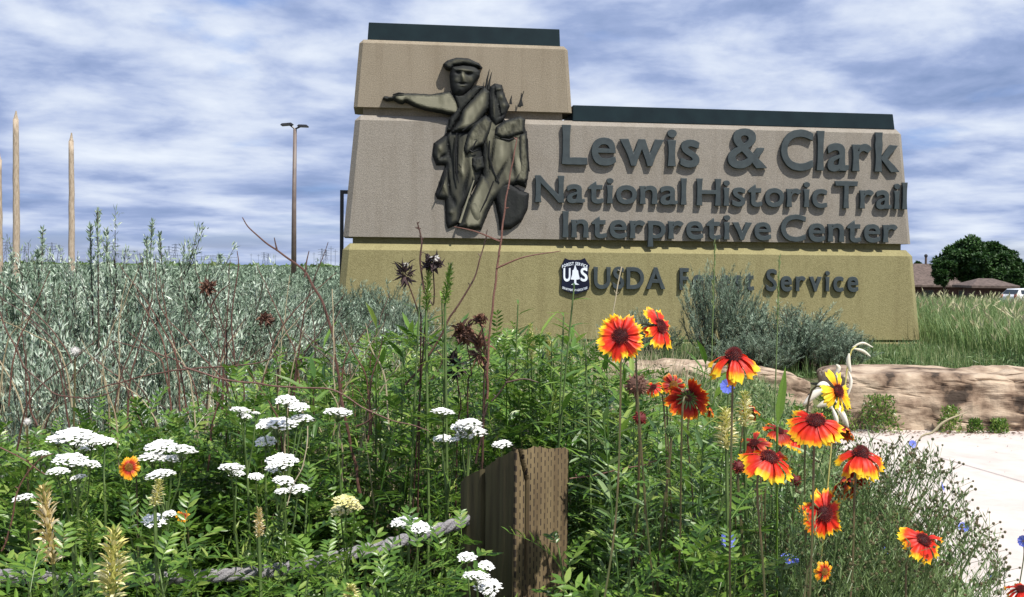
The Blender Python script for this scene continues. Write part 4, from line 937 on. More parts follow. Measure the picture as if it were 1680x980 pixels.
# narrow-leaved stems at the right (flower foliage)
def leafy_stem(seed, h, dens=34, ll=.055, lw=.011):
    rng = np.random.default_rng(seed); g = G(); bx, by = rng.uniform(-.12, .12, 2)
    pts = np.array([(bx*(k/6)**1.4, by*(k/6)**1.4, h*k/6) for k in range(7)]); g.tube(pts, [.0028, .0012], 4, .4, cap=False)
    u = np.linspace(.15, 1, dens); p = np.stack([np.interp(u*6, np.arange(7), pts[:, a]) for a in range(3)], 1); az = np.arange(dens)*2.4
    d = np.stack([np.cos(az), np.sin(az), rng.uniform(.3, 1.1, dens)], 1)
    g.leaves(p, d, np.tile((0, 0, 1.), (dens, 1))+rng.normal(size=(dens, 3))*.2, ll*rng.uniform(.6, 1.2, dens), lw, np.clip(rng.normal(.5, .25, dens), 0, 1), .15, True, .2)
    return g.mesh('leafy_stem')
LS = [leafy_stem(i, 1.0, 46, .075, .013) for i in range(6)]
rng = random.Random(77)
for k in range(110):
    px = rng.uniform(930, 1480); Y = rng.uniform(1.75, 3.1)
    py = float(np.interp(px, [930, 1000, 1100, 1230, 1330, 1450, 1500], [590, 620, 650, 690, 770, 850, 900])) + abs(rng.gauss(0, 70)) + 15; t = P(px, py, Y); h = t.z-.28
    if t.x > .8+.13*Y or h < .2 or (px < 975 and Y < 2.3): continue
    s = thing('blanket_flower_foliage', 'narrow-leaved green clump under the red and yellow flowers', 'plant', (t.x, Y, H(t.x, Y)-.02), (0, 0, rng.uniform(0, 6.28)), 'green clumps under the red flowers')
    obj('leafy_stem', LS[rng.randrange(6)], M['leaf_blue'], s, (0, 0, 0), (rng.uniform(-.08, .08), rng.uniform(-.08, .08), 0), h)
    obj('leafy_stem', LS[rng.randrange(6)], M['leaf_blue'], s, (.03, .02, 0), (rng.uniform(-.15, .15), rng.uniform(-.15, .15), 1), h*.85)

LB = [leafy_stem(50+i, 1.0, 40, .12, .017) for i in range(5)]
rng = random.Random(99)
for k in range(64):
    px = rng.uniform(400, 960); Y = rng.uniform(2.3, 3.2)
    if k > 50: px = rng.uniform(960, 1200); Y = rng.uniform(1.9, 2.6)
    py = float(np.interp(px, [400, 540, 600, 700, 800, 900, 1000, 1200], [640, 575, 545, 530, 560, 540, 585, 660])) + abs(rng.gauss(0, 55)); t_ = P(px, py, Y); h = t_.z-.28
    s = thing('narrow_leaved_plant', 'upright plant with long narrow green leaves rising from the thicket before the sign', 'plant', (t_.x, Y, H(t_.x, Y)-.02), (rng.uniform(-.1, .1), rng.uniform(-.12, .12), rng.uniform(0, 6.28)), 'long-leaved plants in the thicket')
    obj('leafy_stem', LB[rng.randrange(5)], M['leaf'], s, (0, 0, 0), None, (h*.95, h*.95, h))
# ---------------------------------------------------------------- blanket flowers
def petal_mesh(droop, seed, L=1.0, Wd=.40, curl=0.0):
    """3-lobed ray petal along +x from r=.26 to r=1"""
    rng = random.Random(seed); nu, nv = 9, 7; V, A = [], []
    for i in range(nu):
        t = i/(nu-1)
        for j in range(nv):
            s = j/(nv-1)*2-1; wd = Wd*(.35 + .75*math.sin(min(1, t*1.05)*math.pi*.55))*.5
            r = .26 + .74*t
            if t > .7: r += (t-.7)/.3*(.07*math.cos(s*3*math.pi) - .10*abs(s)**2)*(1)
            z = -droop*(t**1.6)*.9 + .05*math.cos(s*math.pi*1.5)*t + .03*rng.uniform(-1, 1)*t
            x = .26 + (r-.26)*math.cos(droop*.75*t)
            V.append((x*L, s*wd*L, z*L)); A.append(min(1, max(0, t*.98 + .10*abs(s) + rng.uniform(-.05, .05))))
    T = []
    for i in range(nu-1):
        for j in range(nv-1): a = i*nv+j; T += [(a, a+nv, a+nv+1), (a, a+nv+1, a+1)]
    return G().add(V, T, A).mesh('petal', True)
def disc_mesh(dome, seed, r=.33):
    rng = random.Random(seed); g = G(); g.ball((0, 0, 0), r*.93, .0, 12, 8, (1, 1, dome))
    N = 130
    for k in range(N):
        f = (k+.5)/N; a = k*2.39996; rad = math.sqrt(f)*r; z = math.sqrt(max(0, 1-(rad/r)**2))*r*dome*.95
        n = Vector((math.cos(a)*rad, math.sin(a)*rad, z/max(dome, .2)/max(dome, .2)+.12)).normalized(); b = Vector((math.cos(a)*rad, math.sin(a)*rad, z))
        g.tube([b - n*.02, b + n*.055*rng.uniform(.6, 1.3)], [.028, .006], 4, rng.uniform(.1, 1)*(.5+.5*f))
    return g.mesh('disc')
PT = {k: [petal_mesh(d, s) for s in range(4)] for k, d in (('flat', .18), ('droop', .66), ('half', .45))}
DM = {k: disc_mesh(d, 1) for k, d in (('flat', .5), ('dome', 1.15))}
def sepal_mesh():
    g = G(); n = 14; a = np.arange(n)*2*math.pi/n; p = np.stack([np.cos(a)*.12, np.sin(a)*.12, 0*a-.05], 1); d = np.stack([np.cos(a), np.sin(a), -.35+0*a], 1)
    return g.leaves(p, d, np.tile((0, 0, 1.), (n, 1)), .42, .1, .4, .1, True, .2).mesh('sepals')
SEP = sepal_mesh()
def stem_to(th, top, base, mat='stem_brown', r=.0022, axis=None, name='stem', wob=.03):
    a = Vector(base) - Vector(top); k1 = Vector((0, 0, 0)) - (axis.normalized()*.05 if axis else Vector((0, 0, .04)))
    pts = spline([Vector((0, 0, 0)), k1, a*.28 + Vector((random.uniform(-wob, wob)*.6, random.uniform(-wob, wob), 0)) + k1*.8, a*.6 + Vector((random.uniform(-wob, wob)*1.6, 0, 0)), a], 6)
    return pts
def blanket(px, py, dia, axis, label, kind='flat', Y=None, mat='petal', disc='disc', n=15, base_px=None, nameit='blanket_flower', dm=None, missing=()):
    Y = Y or max(1.45, min(2.1, F*.076/max(dia, 60))); c = P(px, py, Y); R = dia/2*Y/F
    ax = Vector(axis).normalized(); rot = ax.to_track_quat('Z', 'Y').to_matrix()
    bp = P(base_px or (px*.72+1240*.28 if px > 900 else px+10), 1000, Y + random.uniform(-.05, .1)); zb = H(bp.x, bp.y)
    t = thing(nameit, label, 'flower', c, None, 'red and yellow blanket flowers'); rng = random.Random(int(px*7+py))
    for k in range(n):
        if k in missing: continue
        a = k/n*2*math.pi + rng.uniform(-.10, .10)
        m = (rot @ Matrix.Rotation(a, 3, 'Z') @ Matrix.Rotation(rng.gauss(0, .16), 3, 'Y') @ Matrix.Rotation(rng.uniform(-.4, .4), 3, 'X')).to_euler()
        o = obj('petal', PT[kind][rng.randrange(4)], None, t, ax*(R*(.02*(k % 2))), m, (R*rng.uniform(.82, 1.06), R*rng.uniform(.75, 1.15), R))
        if not o.data.materials: o.data.materials.append(M[mat])
        if o.data.materials[0] != M[mat]: o.material_slots[0].link = 'OBJECT'; o.material_slots[0].material = M[mat]
    d = obj('disc', DM[dm or ('dome' if kind == 'droop' else 'flat')], None, t, ax*R*.03, rot.to_euler(), R)
    if not d.data.materials: d.data.materials.append(M['disc'])
    if disc != 'disc': d.material_slots[0].link = 'OBJECT'; d.material_slots[0].material = M[disc]
    obj('sepals', SEP, M['leaf_blue'], t, ax*(-R*.04), rot.to_euler(), R)
    G().tube(stem_to(t, c, (bp.x, bp.y, zb-.02), axis=ax), [.0018, .0016, .0024], 5).build('stem', M['stem_brown'], t)
    return t
B = blanket
B(1018, 552, 86, (-.12, -1, .28), 'largest red blanket flower with yellow tips, facing the viewer below the round badge', n=18, base_px=1000)
B(1082, 536, 78, (.62, -.55, .42), 'blanket flower seen obliquely, just right of the largest one', n=16, base_px=1060)
B(1204, 588, 88, (-.03, -.28, 1), 'domed blanket flower with drooping petals in front of the grey bush', 'droop', n=15, base_px=1160)
B(1130, 652, 78, (.25, .65, .25), 'dark red blanket flower seen from behind, below the pale stone block', 'half', mat='petal_dark', n=13, missing=(2, 3))
B(1338, 692, 96, (-.1, -.45, .9), 'wide blanket flower below the white pods', 'half', n=16, base_px=1290)
B(1262, 752, 94, (.2, -.5, .85), 'blanket flower half covered by green leaves, left of the wide one', 'half', n=14, missing=(4,), base_px=1230)
B(1277, 708, 54, (.3, -.3, .8), 'small ragged orange-red blanket flower above the half covered one', 'half', Y=1.95, mat='petal_dark', n=11, base_px=1260)
B(1374, 642, 72, (.62, -.62, .3), 'mostly yellow blanket flower with a dark centre beside the white pods', 'flat', mat='petal_yellow', n=13, missing=(5,), base_px=1350, Y=1.62)
B(1412, 748, 84, (.08, -.25, 1), 'domed blanket flower with drooping petals against the pale path', 'droop', n=15, base_px=1350)
B(1391, 790, 74, (-.35, .5, .45), 'dark blanket flower tucked beneath the domed one', 'half', mat='petal_dark', n=13, base_px=1345)
B(1352, 843, 84, (.3, -1, .35), 'bright blanket flower facing the viewer, lowest large one at the right', n=16, base_px=1320)
B(1514, 887, 78, (.25, -.5, .8), 'blanket flower leaning out over the path among dry seed stems', 'half', n=14, base_px=1400, Y=1.52)
B(1352, 938, 36, (.2, -1, .2), 'small yellow-edged blanket flower at the bottom, below the lowest large one', Y=1.5, mat='petal_orange', disc='disc_gold', n=12, base_px=1340)
B(1385, 705, 52, (.4, .2, .6), 'partly hidden dark red blanket flower behind the wide one', 'half', Y=1.95, mat='petal_dark', n=11)
B(1232, 672, 40, (.3, .4, .5), 'withered small red blanket flower above the white clustered spike', 'half', Y=2.0, mat='petal_dark', n=9)
B(1676, 968, 56, (-.3, -.3, 1), 'blanket flower cut off by the bottom right corner', 'half', Y=1.7, n=13, base_px=1600)
B(1105, 632, 42, (.1, -.9, .3), 'small half-open blanket flower left of the dark one', 'flat', Y=1.95, mat='petal_dark', disc='disc_gold', n=10)
B(1072, 636, 36, (-.4, -.5, .6), 'tiny yellow-tipped blanket flower bud opening against the pale stone', 'half', Y=1.95, n=8)
B(212, 767, 40, (.1, -1, .35), 'small yellow and dark red blanket flower among the white yarrow at left', Y=1.9, mat='petal_orange', n=14, base_px=215, dm='flat', disc='disc_gold')
B(300, 846, 24, (.1, -.8, .5), 'tiny orange blanket flower beside a white yarrow head at lower left', Y=1.9, mat='petal_orange', n=10, disc='disc_gold')
B(1238, 728, 52, (-.3, -.5, .7), 'small dark orange blanket flower left of the half covered one', 'half', Y=1.9, mat='petal_dark', n=12, missing=(1, 7), base_px=1220)
B(1300, 722, 46, (.5, -.2, .8), 'small blanket flower between the half covered one and the wide one', 'half', Y=2.0, mat='petal', n=11, missing=(3,), base_px=1280)
B(1160, 668, 40, (.6, .2, .5), 'small dark blanket flower right behind the dark one seen from behind', 'half', Y=2.0, mat='petal_dark', n=10, base_px=1140)
# buds and seed heads
def bud(px, py, dia, label, mat, Y=1.85, spikes=True, base_px=None, stem='stem_brown'):
    c = P(px, py, Y); R = dia/2*Y/F; t = thing('flower_bud', label, 'flower bud', c, None, 'buds and seed heads'); g = G(); r = np.random.default_rng(int(px))
    g.ball((0, 0, 0), R*.8, .3, 10, 7)
    n = 90; v = unit(r.normal(size=(n, 3))); g.leaves(v*R*.6, v, r.normal(size=(n, 3)), R*.55, R*.16, r.uniform(.2, 1, n), .2); g.build('head', M[mat], t)
    bp = P(base_px or px-10, 1000, Y+.05); G().tube(stem_to(t, c, (bp.x, bp.y, H(bp.x, bp.y))), [.002, .003], 5).build('stem', M[stem], t)
bud(1050, 686, 24, 'small dark red bud on a thin stem below the largest flower', 'disc')
bud(1100, 708, 22, 'pale green round seed head in the green clump', 'leaf_blue')
bud(1468, 849, 20, 'golden button seed head standing over the pale path', 'disc_gold', base_px=1390)
bud(1212, 766, 24, 'dark red closed bud left of the half covered flower', 'disc')
bud(1045, 632, 40, 'withered brown seed head left of the small half-open flower', 'dead', Y=1.9)
bud(1305, 788, 20, 'dark red bud below the half covered flower', 'disc')
bud(45, 692, 13, 'pale fluffy seed ball low at the left edge', 'fluff', Y=2.2)
bud(123, 577, 17, 'pale fluffy seed ball in the sagebrush at left', 'fluff', Y=2.6)

# ---------------------------------------------------------------- yarrow
def umbel(seed, R=.034):
    rng = random.Random(seed); g = G(); br = G(); N = 70
    for k in range(N):
        f = (k+.5)/N; a = k*2.39996 + rng.uniform(-.3, .3); r = math.sqrt(f)*R*rng.uniform(.9, 1.1); z = -.36*R*(f**1.6) + rng.uniform(-.0015, .0015)
        c = np.array((r*math.cos(a), r*math.sin(a), z)); fr = R*.185*rng.uniform(.8, 1.2); tl = (rng.uniform(-.3, .3), rng.uniform(-.3, .3))
        m = 5; V = [c + (0, 0, .0012)]; an = rng.uniform(0, 6)
        for j in range(m*2):
            aa = an + j*math.pi/m; rr = fr*(1 if j % 2 == 0 else .62); V.append(c + np.array((rr*math.cos(aa), rr*math.sin(aa), rr*(tl[0]*math.cos(aa)+tl[1]*math.sin(aa)))))
        V.append(c - (0, 0, .003)); T = [(0, 1+j, 1+(j+1) % (m*2)) for j in range(m*2)] + [(m*2+1, 1+(j+1) % (m*2), 1+j) for j in range(m*2)]
        g.add(V, T, [.1 if rng.random() < .2 else .6] + [rng.uniform(.6, 1)]*(m*2) + [.3])
        if k % 3 == 0: br.tube([(0, 0, -R*1.1), tuple(c*.5+np.array((0, 0, -R*.5))), tuple(c)], .0007, 3, .5, cap=False)
    return g.mesh('florets'), br.mesh('flower_branches')
UM = [umbel(i) for i in range(5)]
def yarrow(heads, label, Y=1.95, mat='white'):
    """heads: (px, py, width px)"""
    cx = sum(h[0] for h in heads)/len(heads); cy = max(h[1] for h in heads); j = P(cx, cy+75, Y+.02); base = Vector((j.x+random.uniform(-.04, .04), j.y+.03, .28))
    t = thing('yarrow_plant', label, 'flower', base, None, 'white yarrow'); g = G().tube([(0, 0, 0), tuple((j-base)*.5 + Vector((.01, 0, 0))), tuple(j-base)], [.003, .0022], 5)
    for k, (px, py, w) in enumerate(heads):
        yy = Y + random.uniform(-.05, .05); c = P(px, py, yy); R = w/2*yy/F; um = UM[(int(px)+k) % 5]
        rt = Euler((random.uniform(.05, .3), random.uniform(-.2, .2), random.uniform(0, 6.28)), 'ZYX') if False else Euler((random.uniform(.0, .3), random.uniform(-.15, .15), 0))
        h = obj('flower_head', um[0], M[mat], t, c-base, rt, R/.034)
        if h.data.materials[0] != M[mat]: h.material_slots[0].link = 'OBJECT'; h.material_slots[0].material = M[mat]
        obj('flower_branches', um[1], M['stem'], h)
        e = c - base + Vector((0, 0, -R)); s = j - base; g.tube([tuple(s - Vector((0, 0, .03))), tuple(s.lerp(e, .5)+Vector(((e-s).x*.2, 0, -.01))), tuple(e)], [.0018, .0012], 4)
    g.build('stem', M['stem'], t)
    r = np.random.default_rng(int(cx)); n = 120; u = r.uniform(.35, .98, n)[:, None]; p = np.array(j-base)*u + r.normal(size=(n, 3))*(.02, .02, .01)
    G().leaves(p, r.normal(size=(n, 3))+(0, 0, .6), r.normal(size=(n, 3)), .022, .004, r.uniform(.2, .9, n)).build('foliage', M['leaf'], t)
yarrow([(122, 708, 62), (150, 716, 44), (95, 716, 36), (138, 730, 34)], 'broad white yarrow cluster, topmost at the left')
yarrow([(172, 720, 34)], 'single small white yarrow head right of the broad left cluster', 1.9)
yarrow([(66, 741, 30), (40, 812, 38)], 'white yarrow with two small heads at the left edge', 1.9)
yarrow([(115, 748, 52), (148, 757, 34), (95, 769, 36), (128, 780, 26)], 'white yarrow cluster directly below the broad left one', 1.85)
yarrow([(262, 727, 50), (300, 732, 46), (250, 745, 44), (282, 748, 40)], 'dense white yarrow cluster right of the small yellow blanket flower', 1.9)
yarrow([(262, 773, 46)], 'white yarrow head just below the dense cluster', 1.82)
yarrow([(253, 849, 40), (278, 840, 22)], 'white yarrow head beside the tiny orange flower', 1.8)
yarrow([(455, 688, 62), (470, 652, 36), (490, 664, 32), (495, 682, 38), (432, 695, 26)], 'large white yarrow cluster left of the dark upright twig', 1.95)
yarrow([(395, 669, 32), (402, 680, 24), (420, 676, 14)], 'small pair of white yarrow heads left of the large cluster', 2.05)
yarrow([(555, 671, 44)], 'single white yarrow head touching the dark upright twig', 2.0)
yarrow([(436, 720, 36)], 'single white yarrow head below the large cluster', 1.95)
yarrow([(462, 750, 50), (452, 764, 34)], 'white yarrow pair in the middle of the left-hand group', 1.9)
yarrow([(380, 762, 40), (388, 774, 26)], 'white yarrow head left of the pair in the middle', 1.9)
yarrow([(420, 779, 24)], 'small round white yarrow head below the pair in the middle', 1.85)
yarrow([(488, 798, 38), (462, 803, 24), (466, 784, 36)], 'faded white yarrow below the pair in the middle', 1.85)
yarrow([(567, 817, 40), (560, 832, 40), (582, 828, 26)], 'creamy yarrow cluster above the rope', 1.8, 'cream')
yarrow([(672, 852, 50), (690, 862, 36), (654, 856, 28)], 'white yarrow cluster left of the wooden post', 1.8)
yarrow([(768, 690, 44), (772, 704, 50), (758, 698, 34)], 'dense white yarrow cluster above the wooden post', 2.1)
yarrow([(727, 671, 36)], 'white yarrow head left above the dense one by the post', 2.2)
yarrow([(725, 716, 28), (745, 719, 18)], 'faded small yarrow head left below the dense one by the post', 2.15)
yarrow([(823, 725, 32)], 'white yarrow head just above the top of the wooden post', 2.12)
yarrow([(766, 910, 32), (798, 925, 26), (783, 940, 42), (800, 956, 46), (803, 972, 20)], 'white yarrow growing in front of the wooden post', 1.6)

# ---------------------------------------------------------------- cream flower spikes
def spike_mesh(seed, n=120, L=1.0, R=.2):
    r = np.random.default_rng(seed); u = np.linspace(0, 1, n); az = np.arange(n)*2.39996; prof = R*(.42+.58*np.sin(np.clip(1.12-u, 0, 1)*math.pi*.62))
    p = np.stack([np.cos(az)*prof*.35, np.sin(az)*prof*.35, u*L*.93], 1); d = np.stack([np.cos(az), np.sin(az), .35+1.0*u], 1)
    d += r.normal(size=d.shape)*.3; g = G().leaves(p, d, np.stack([-np.cos(az), -np.sin(az), 1+0*az], 1), prof*r.uniform(.7, 1.35, n), prof*.36, np.clip(r.normal(.72, .28, n) - .45*u**2, 0, 1), .3, True, .15)
    g.tube([(0, 0, 0), (0, 0, L*.95)], [.05, .02], 5, .2); return g.mesh('flower_spike')
SPK = [spike_mesh(i) for i in range(3)]
def spike(px, top, bot, w, label, mat='cream', Y=1.7, lean=0):
    a = P(px+lean, bot, Y); b = P(px, top, Y); L = (b-a).length; t = thing('cream_flower_spike', label, 'flower', (a.x, Y, .28), None, 'cream flower spikes')
    q = (b-a).to_track_quat('Z', 'Y').to_euler(); loc = a - t.location; wr = (w*Y/F)/(.46*L)
    o = obj('flower_spike', SPK[int(px) % 3], None, t, loc, q, (L*wr, L*wr, L)); o.data.materials.append(M[mat]) if not o.data.materials else None
    if o.data.materials[0] != M[mat]: o.material_slots[0].link = 'OBJECT'; o.material_slots[0].material = M[mat]
    G().tube([(0, 0, 0), tuple(loc*.5+Vector((.01, 0, 0))), tuple(loc)], [.004, .003], 5).build('stem', M['stem'], t)
    r = np.random.default_rng(int(px)); 
    for k in range(5):
        u = .55+.09*k; obj('leaf', CLm[k], M['leaf'], t, loc*u, (0, -.4, k*2.4), .9)
spike(70, 792, 925, 42, 'tall peach-cream flower spike at the lower left edge', 'peach', 1.62, 18)
spike(188, 862, 985, 52, 'thick cream flower spike at the bottom left', 'cream', 1.55, -4)
spike(262, 785, 830, 22, 'small yellowish-green flower spike under the yarrow', 'cream', 1.75, -8)
spike(145, 838, 905, 34, 'greenish unopened spike between the two large cream spikes', 'leaf', 1.68, 4)
spike(120, 845, 890, 24, 'slim greenish spike right of the peach spike', 'leaf', 1.72)
spike(1190, 668, 735, 40, 'white clustered flower spike left of the ragged orange flower', 'cream', 1.75, 2)
spike(1222, 640, 700, 30, 'pale flower spike behind the white clustered one', 'cream', 1.9, 0)
spike(740, 430, 500, 18, 'slim green bud spike beside the black withered seed heads', 'leaf', 2.3, -10)
spike(705, 430, 510, 16, 'slim green bud spike under the black withered seed head', 'leaf', 2.3, -6)
spike(425, 832, 880, 18, 'small reddish bud spike above the rope', 'peach', 1.75)
spike(575, 958, 990, 30, 'yellowish flower spike at the bottom edge left of the post', 'cream', 1.6)
spike(845, 420, 500, 14, 'faint pale green spike in front of the yellow base', 'leaf', 3.0, 6) if False else None
spike(900, 545, 600, 16, 'small cream spike rising in front of the yellow base of the sign', 'cream', 2.6, 3)
spike(870, 530, 590, 14, 'slim cream spike left of the small one before the yellow base', 'cream', 2.6, 3)

# ---------------------------------------------------------------- white pod stalk
def pods():
    Y = 1.75; b = P(1372, 720, Y); base = Vector((b.x-.05, Y+.03, .28)); t = thing('white_pod_stalk', 'curved pale stalk with white hanging pods behind the yellow flower', 'flower', base)
    q = lambda px, py: tuple(P(px, py, Y)-base)
    G().tube([(0, 0, 0), q(1365, 720), q(1385, 650), q(1389, 610), q(1393, 590), q(1397, 575), q(1405, 567)], [.0012, .0013, .0012], 6).build('stem', M['cream'], t, smooth=True)
    def pod(a, m, c, r):
        pts = spline([Vector(q(*a)), Vector(q(*m)), Vector(q(*c))], 8); n = len(pts); rr = [max(.0008, r*.62*math.sin(math.pi*min(1, (i+.6)/n))**.7) for i in range(n)]
        G().tube(pts, rr, 9).build('pod', M['yucca'], t, smooth=True)
    pod((1398, 570), (1415, 563), (1432, 570), .0032); pod((1400, 572), (1415, 576), (1428, 585), .0045); pod((1393, 580), (1392, 595), (1396, 612), .006)
    pod((1392, 608), (1396, 628), (1390, 652), .0045); pod((1372, 598), (1376, 605), (1370, 616), .006); pod((1356, 634), (1338, 646), (1318, 664), .0095); pod((1362, 636), (1350, 632), (1338, 640), .010)
    pod((1340, 668), (1356, 662), (1366, 672), .009); pod((1372, 668), (1382, 680), (1392, 702), .008); pod((1365, 668), (1372, 688), (1372, 700), .006)
    G().tube([q(1385, 650), q(1372, 615)], .0012, 5).tube([q(1380, 670), q(1358, 640)], .0015, 5).build('branch', M['yucca'], t)
pods()
# long upright pointed leaf
a = P(1285, 735, 1.8); bz = Vector((a.x, 1.8, .28)); t = thing('sword_leaf', 'long upright pointed green leaf in front of the pale stone', 'leaf', bz)
p0 = P(1275, 700, 1.8)-bz; p1 = P(1289, 600, 1.8)-bz
G().leaves([tuple(p0)], [tuple(p1-p0)], [(0, -1, .1)], (p1-p0).length, .016, .5, .12, True).tube([(0, 0, 0), tuple(p0)], .002, 4, .5).build('blade', M['leaf'], t)

# ---------------------------------------------------------------- flax
def flax_flower(px, py, dia, axis, label, Y=1.8, mat='blue'):
    c = P(px, py, Y); R = dia/2*Y/F; t = thing('flax_flower', label, 'flower', c, None, 'blue flax flowers'); rot = Vector(axis).normalized().to_track_quat('Z', 'Y').to_matrix()
    for k in range(5):
        a = k*2*math.pi/5; g = G(); n = 5; V = [(0, 0, 0)]; 
        for j in range(n+1):
            b = (j/n-.5)*1.15; V.append((math.cos(b)*(.92+.08*math.cos(j*3)), math.sin(b), .18+.12*abs(b)))
        g.add(np.array(V)*R, [(0, j+1, j+2) for j in range(n)], [.1]+[.7]*(n+1)); g.build('petal', M[mat], t, (0, 0, 0), rot=(rot @ Matrix.Rotation(a, 3, 'Z')).to_euler())
    G().ball((0, 0, 0), R*.16, .8, 6, 4).build('centre', M['disc_gold'], t)
    bp = P(px-(60 if px > 1400 else 5), 1000, Y+.03); G().tube(stem_to(t, c, (bp.x, bp.y, max(.02, H(bp.x, bp.y)))), [.001, .0015], 4).build('stem', M['stem'], t)
flax_flower(1194, 887, 28, (.1, -1, .4), 'blue flax flower low in the greenery right of the post')
flax_flower(1295, 920, 32, (.1, -.4, 1), 'blue flax flower seen flat, near the bottom below the lowest red flower')
flax_flower(1194, 634, 26, (-.4, -.8, .2), 'blue flax flower under the domed flower, against the pale stone', 1.9)
flax_flower(1545, 799, 18, (.8, -.4, .3), 'blue flax flower over the path, upper one of the right-hand seed stems', 1.85)
flax_flower(1581, 866, 20, (-.2, -.6, .7), 'blue flax flower over the path right of the leaning blanket flower', 1.85)
flax_flower(1679, 888, 20, (-.8, -.5, .2), 'blue flax flower cut by the right edge', 1.85)
flax_flower(1497, 729, 14, (.1, -.8, .4), 'tiny blue flax flower nearest the long sandstone block', 1.95)
flax_flower(1450, 904, 16, (.4, -.6, .4), 'tiny blue flax flower left below the leaning blanket flower', 1.8)
flax_flower(1624, 946, 10, (.4, -.6, .4), 'faint blue flax bud near the bottom right corner', 1.85)
def flax_plant(px0, tips, Y, label, seed):
    r = random.Random(seed); b = P(px0, 1000, Y); base = Vector((b.x, Y, max(.2, .28))); t = thing('flax_plant', label, 'plant', base, None, 'wiry flax plants'); g = G(); sd = G(); lf = G()
    for (px, py) in tips:
        e = P(px, py, Y + r.uniform(-.15, .2)) - base; mid = Vector((e.x*.30, e.y*.5, e.z*.62)); s = spline([Vector((r.uniform(-.02, .02), r.uniform(-.02, .02), 0)), mid, e*.99 + Vector((0, 0, r.uniform(0, .01))), e + Vector((.012, 0, -.012))], 7)
        g.tube(s, [.0013, .0006], 3, .5, cap=False); n = len(s)
        p, d = [], []
        for k in range(int(n*.2), n):
            if r.random() < .8:
                q = s[k]; a = r.uniform(0, 6.28); l = r.uniform(.01, .035); dr = Vector((math.cos(a)*.7+.25, math.sin(a)*.6, r.uniform(.2, .9))).normalized()*l
                if k > n*.55:
                    g.tube([q, q+dr*.6, q+dr], .0004, 3, .5, cap=False); sd.ball(q+dr, r.uniform(.0018, .0028), r.uniform(.1, .5), 5, 4)
            for z in range(4):
                if k < n*.75: p.append(s[k] + Vector((0, 0, r.uniform(-.02, .02)))); d.append((r.uniform(-1, 1), r.uniform(-1, 1), 1.1))
        if p: lf.leaves(np.array([tuple(x) for x in p]), np.array(d), RNG.normal(size=(len(p), 3)), .016, .0022, RNG.uniform(.3, 1, len(p)))
    g.build('stems', M['stem'], t); o = sd.build('seed_capsules', M['stem_brown'], t); o['kind'] = 'stuff'; lf.build('foliage', M['leaf_blue'], t)
r = random.Random(9)
def fan(n, x0, x1, y0, y1, cond=None): 
    o = []
    while len(o) < n:
        x, y = r.uniform(x0, x1), r.uniform(y0, y1)
        if cond is None or cond(x, y): o.append((x, y))
    return o
edge_ = lambda x, y: y > float(np.interp(x, [1380, 1450, 1500, 1560, 1600, 1640], [720, 730, 740, 790, 840, 930]))
flax_plant(1330, fan(60, 1360, 1560, 740, 960, edge_), 1.85, 'wiry flax plant with dry seed capsules spreading over the path', 1)
flax_plant(1400, fan(60, 1400, 1650, 730, 970, edge_), 1.8, 'outermost wiry flax plant, its thin stems arching right over the path', 2)
flax_plant(1450, fan(55, 1420, 1650, 840, 985, edge_), 1.7, 'lowest wiry flax plant at the bottom right', 3)
flax_plant(1270, fan(50, 1220, 1460, 720, 940), 1.9, 'wiry flax plant behind the red flowers', 4)
flax_plant(1350, fan(50, 1280, 1500, 830, 985), 1.65, 'green wiry flax plant at the bottom below the lowest red flower', 5)
# long pale arching stalk
bq = Vector((P(1455, 900, 1.85).x, 1.85, .28)); s = thing('dry_stalk', 'pale dry stalk arching up in front of the long sandstone block', 'stalk', bq)
G().tube(spline([Vector((0, 0, 0)), P(1490, 800, 1.85)-bq, P(1535, 705, 1.85)-bq, P(1586, 676, 1.85)-bq], 8), [.0014, .0008, .0026, .001], 5, .8).build('stem', M['straw'], s)

# ---------------------------------------------------------------- bare twigs
def twig(pts, r, label, Y=2.4, mat='twig', tint=.5, subs=(), down=True, cat='twig', buds=6):
    w = [P(x, y, Y + (z[0] if z else 0)) for x, y, *z in pts]; base = w[0].copy()
    t = thing('bare_twig', label, cat, base, None, 'bare reddish twigs' if mat == 'twig' else 'dry stalks'); q = [p-base for p in w]
    r = [x*.62 for x in r]; sp_ = [p + Vector(noise.noise_vector(p*22+base*5))*.004 for p in spline(q, 7)]; g = G().tube(sp_, r, 6, tint)
    rr = random.Random(int(pts[0][0]*3+pts[0][1]))
    for k in range(buds):
        i = rr.randrange(2, len(sp_)-1); d = Vector((rr.uniform(-1, 1), rr.uniform(-.5, .5), rr.uniform(.1, 1))).normalized()*rr.uniform(.004, .010); g.tube([sp_[i], sp_[i]+d], [r[0]*.7 if not np.isscalar(r) else r, .0005], 4, tint)
    g.build('stem', M[mat], t)
    for s in subs: G().tube(spline([P(x, y, Y)-base for x, y in s], 6), [.0022, .0009], 5, tint).build('side_twig', M[mat], t)
twig([(590, 810), (578, 740), (560, 655), (550, 585), (538, 520), (510, 462), (482, 432), (440, 402), (410, 376), (398, 358)], [.0052, .0045, .0016], 'long dark twig rising and bending left towards the street lamp', 2.3, tint=.3, subs=[[(500, 455), (503, 430), (507, 412)], [(455, 412), (452, 400), (450, 390)], [(545, 540), (600, 508), (560, 510)][:1] + [(548, 530), (560, 505)], [(585, 700), (605, 690), (622, 668)]])
twig([(800, 655), (802, 560), (812, 470), (822, 390), (834, 310), (846, 240), (848, 225)], [.004, .0034, .0016], 'tall straight pinkish stem crossing the bronze figures', 2.3, tint=.95, subs=[[(815, 440), (860, 422), (920, 412)], [(820, 396), (780, 380), (745, 372)]])
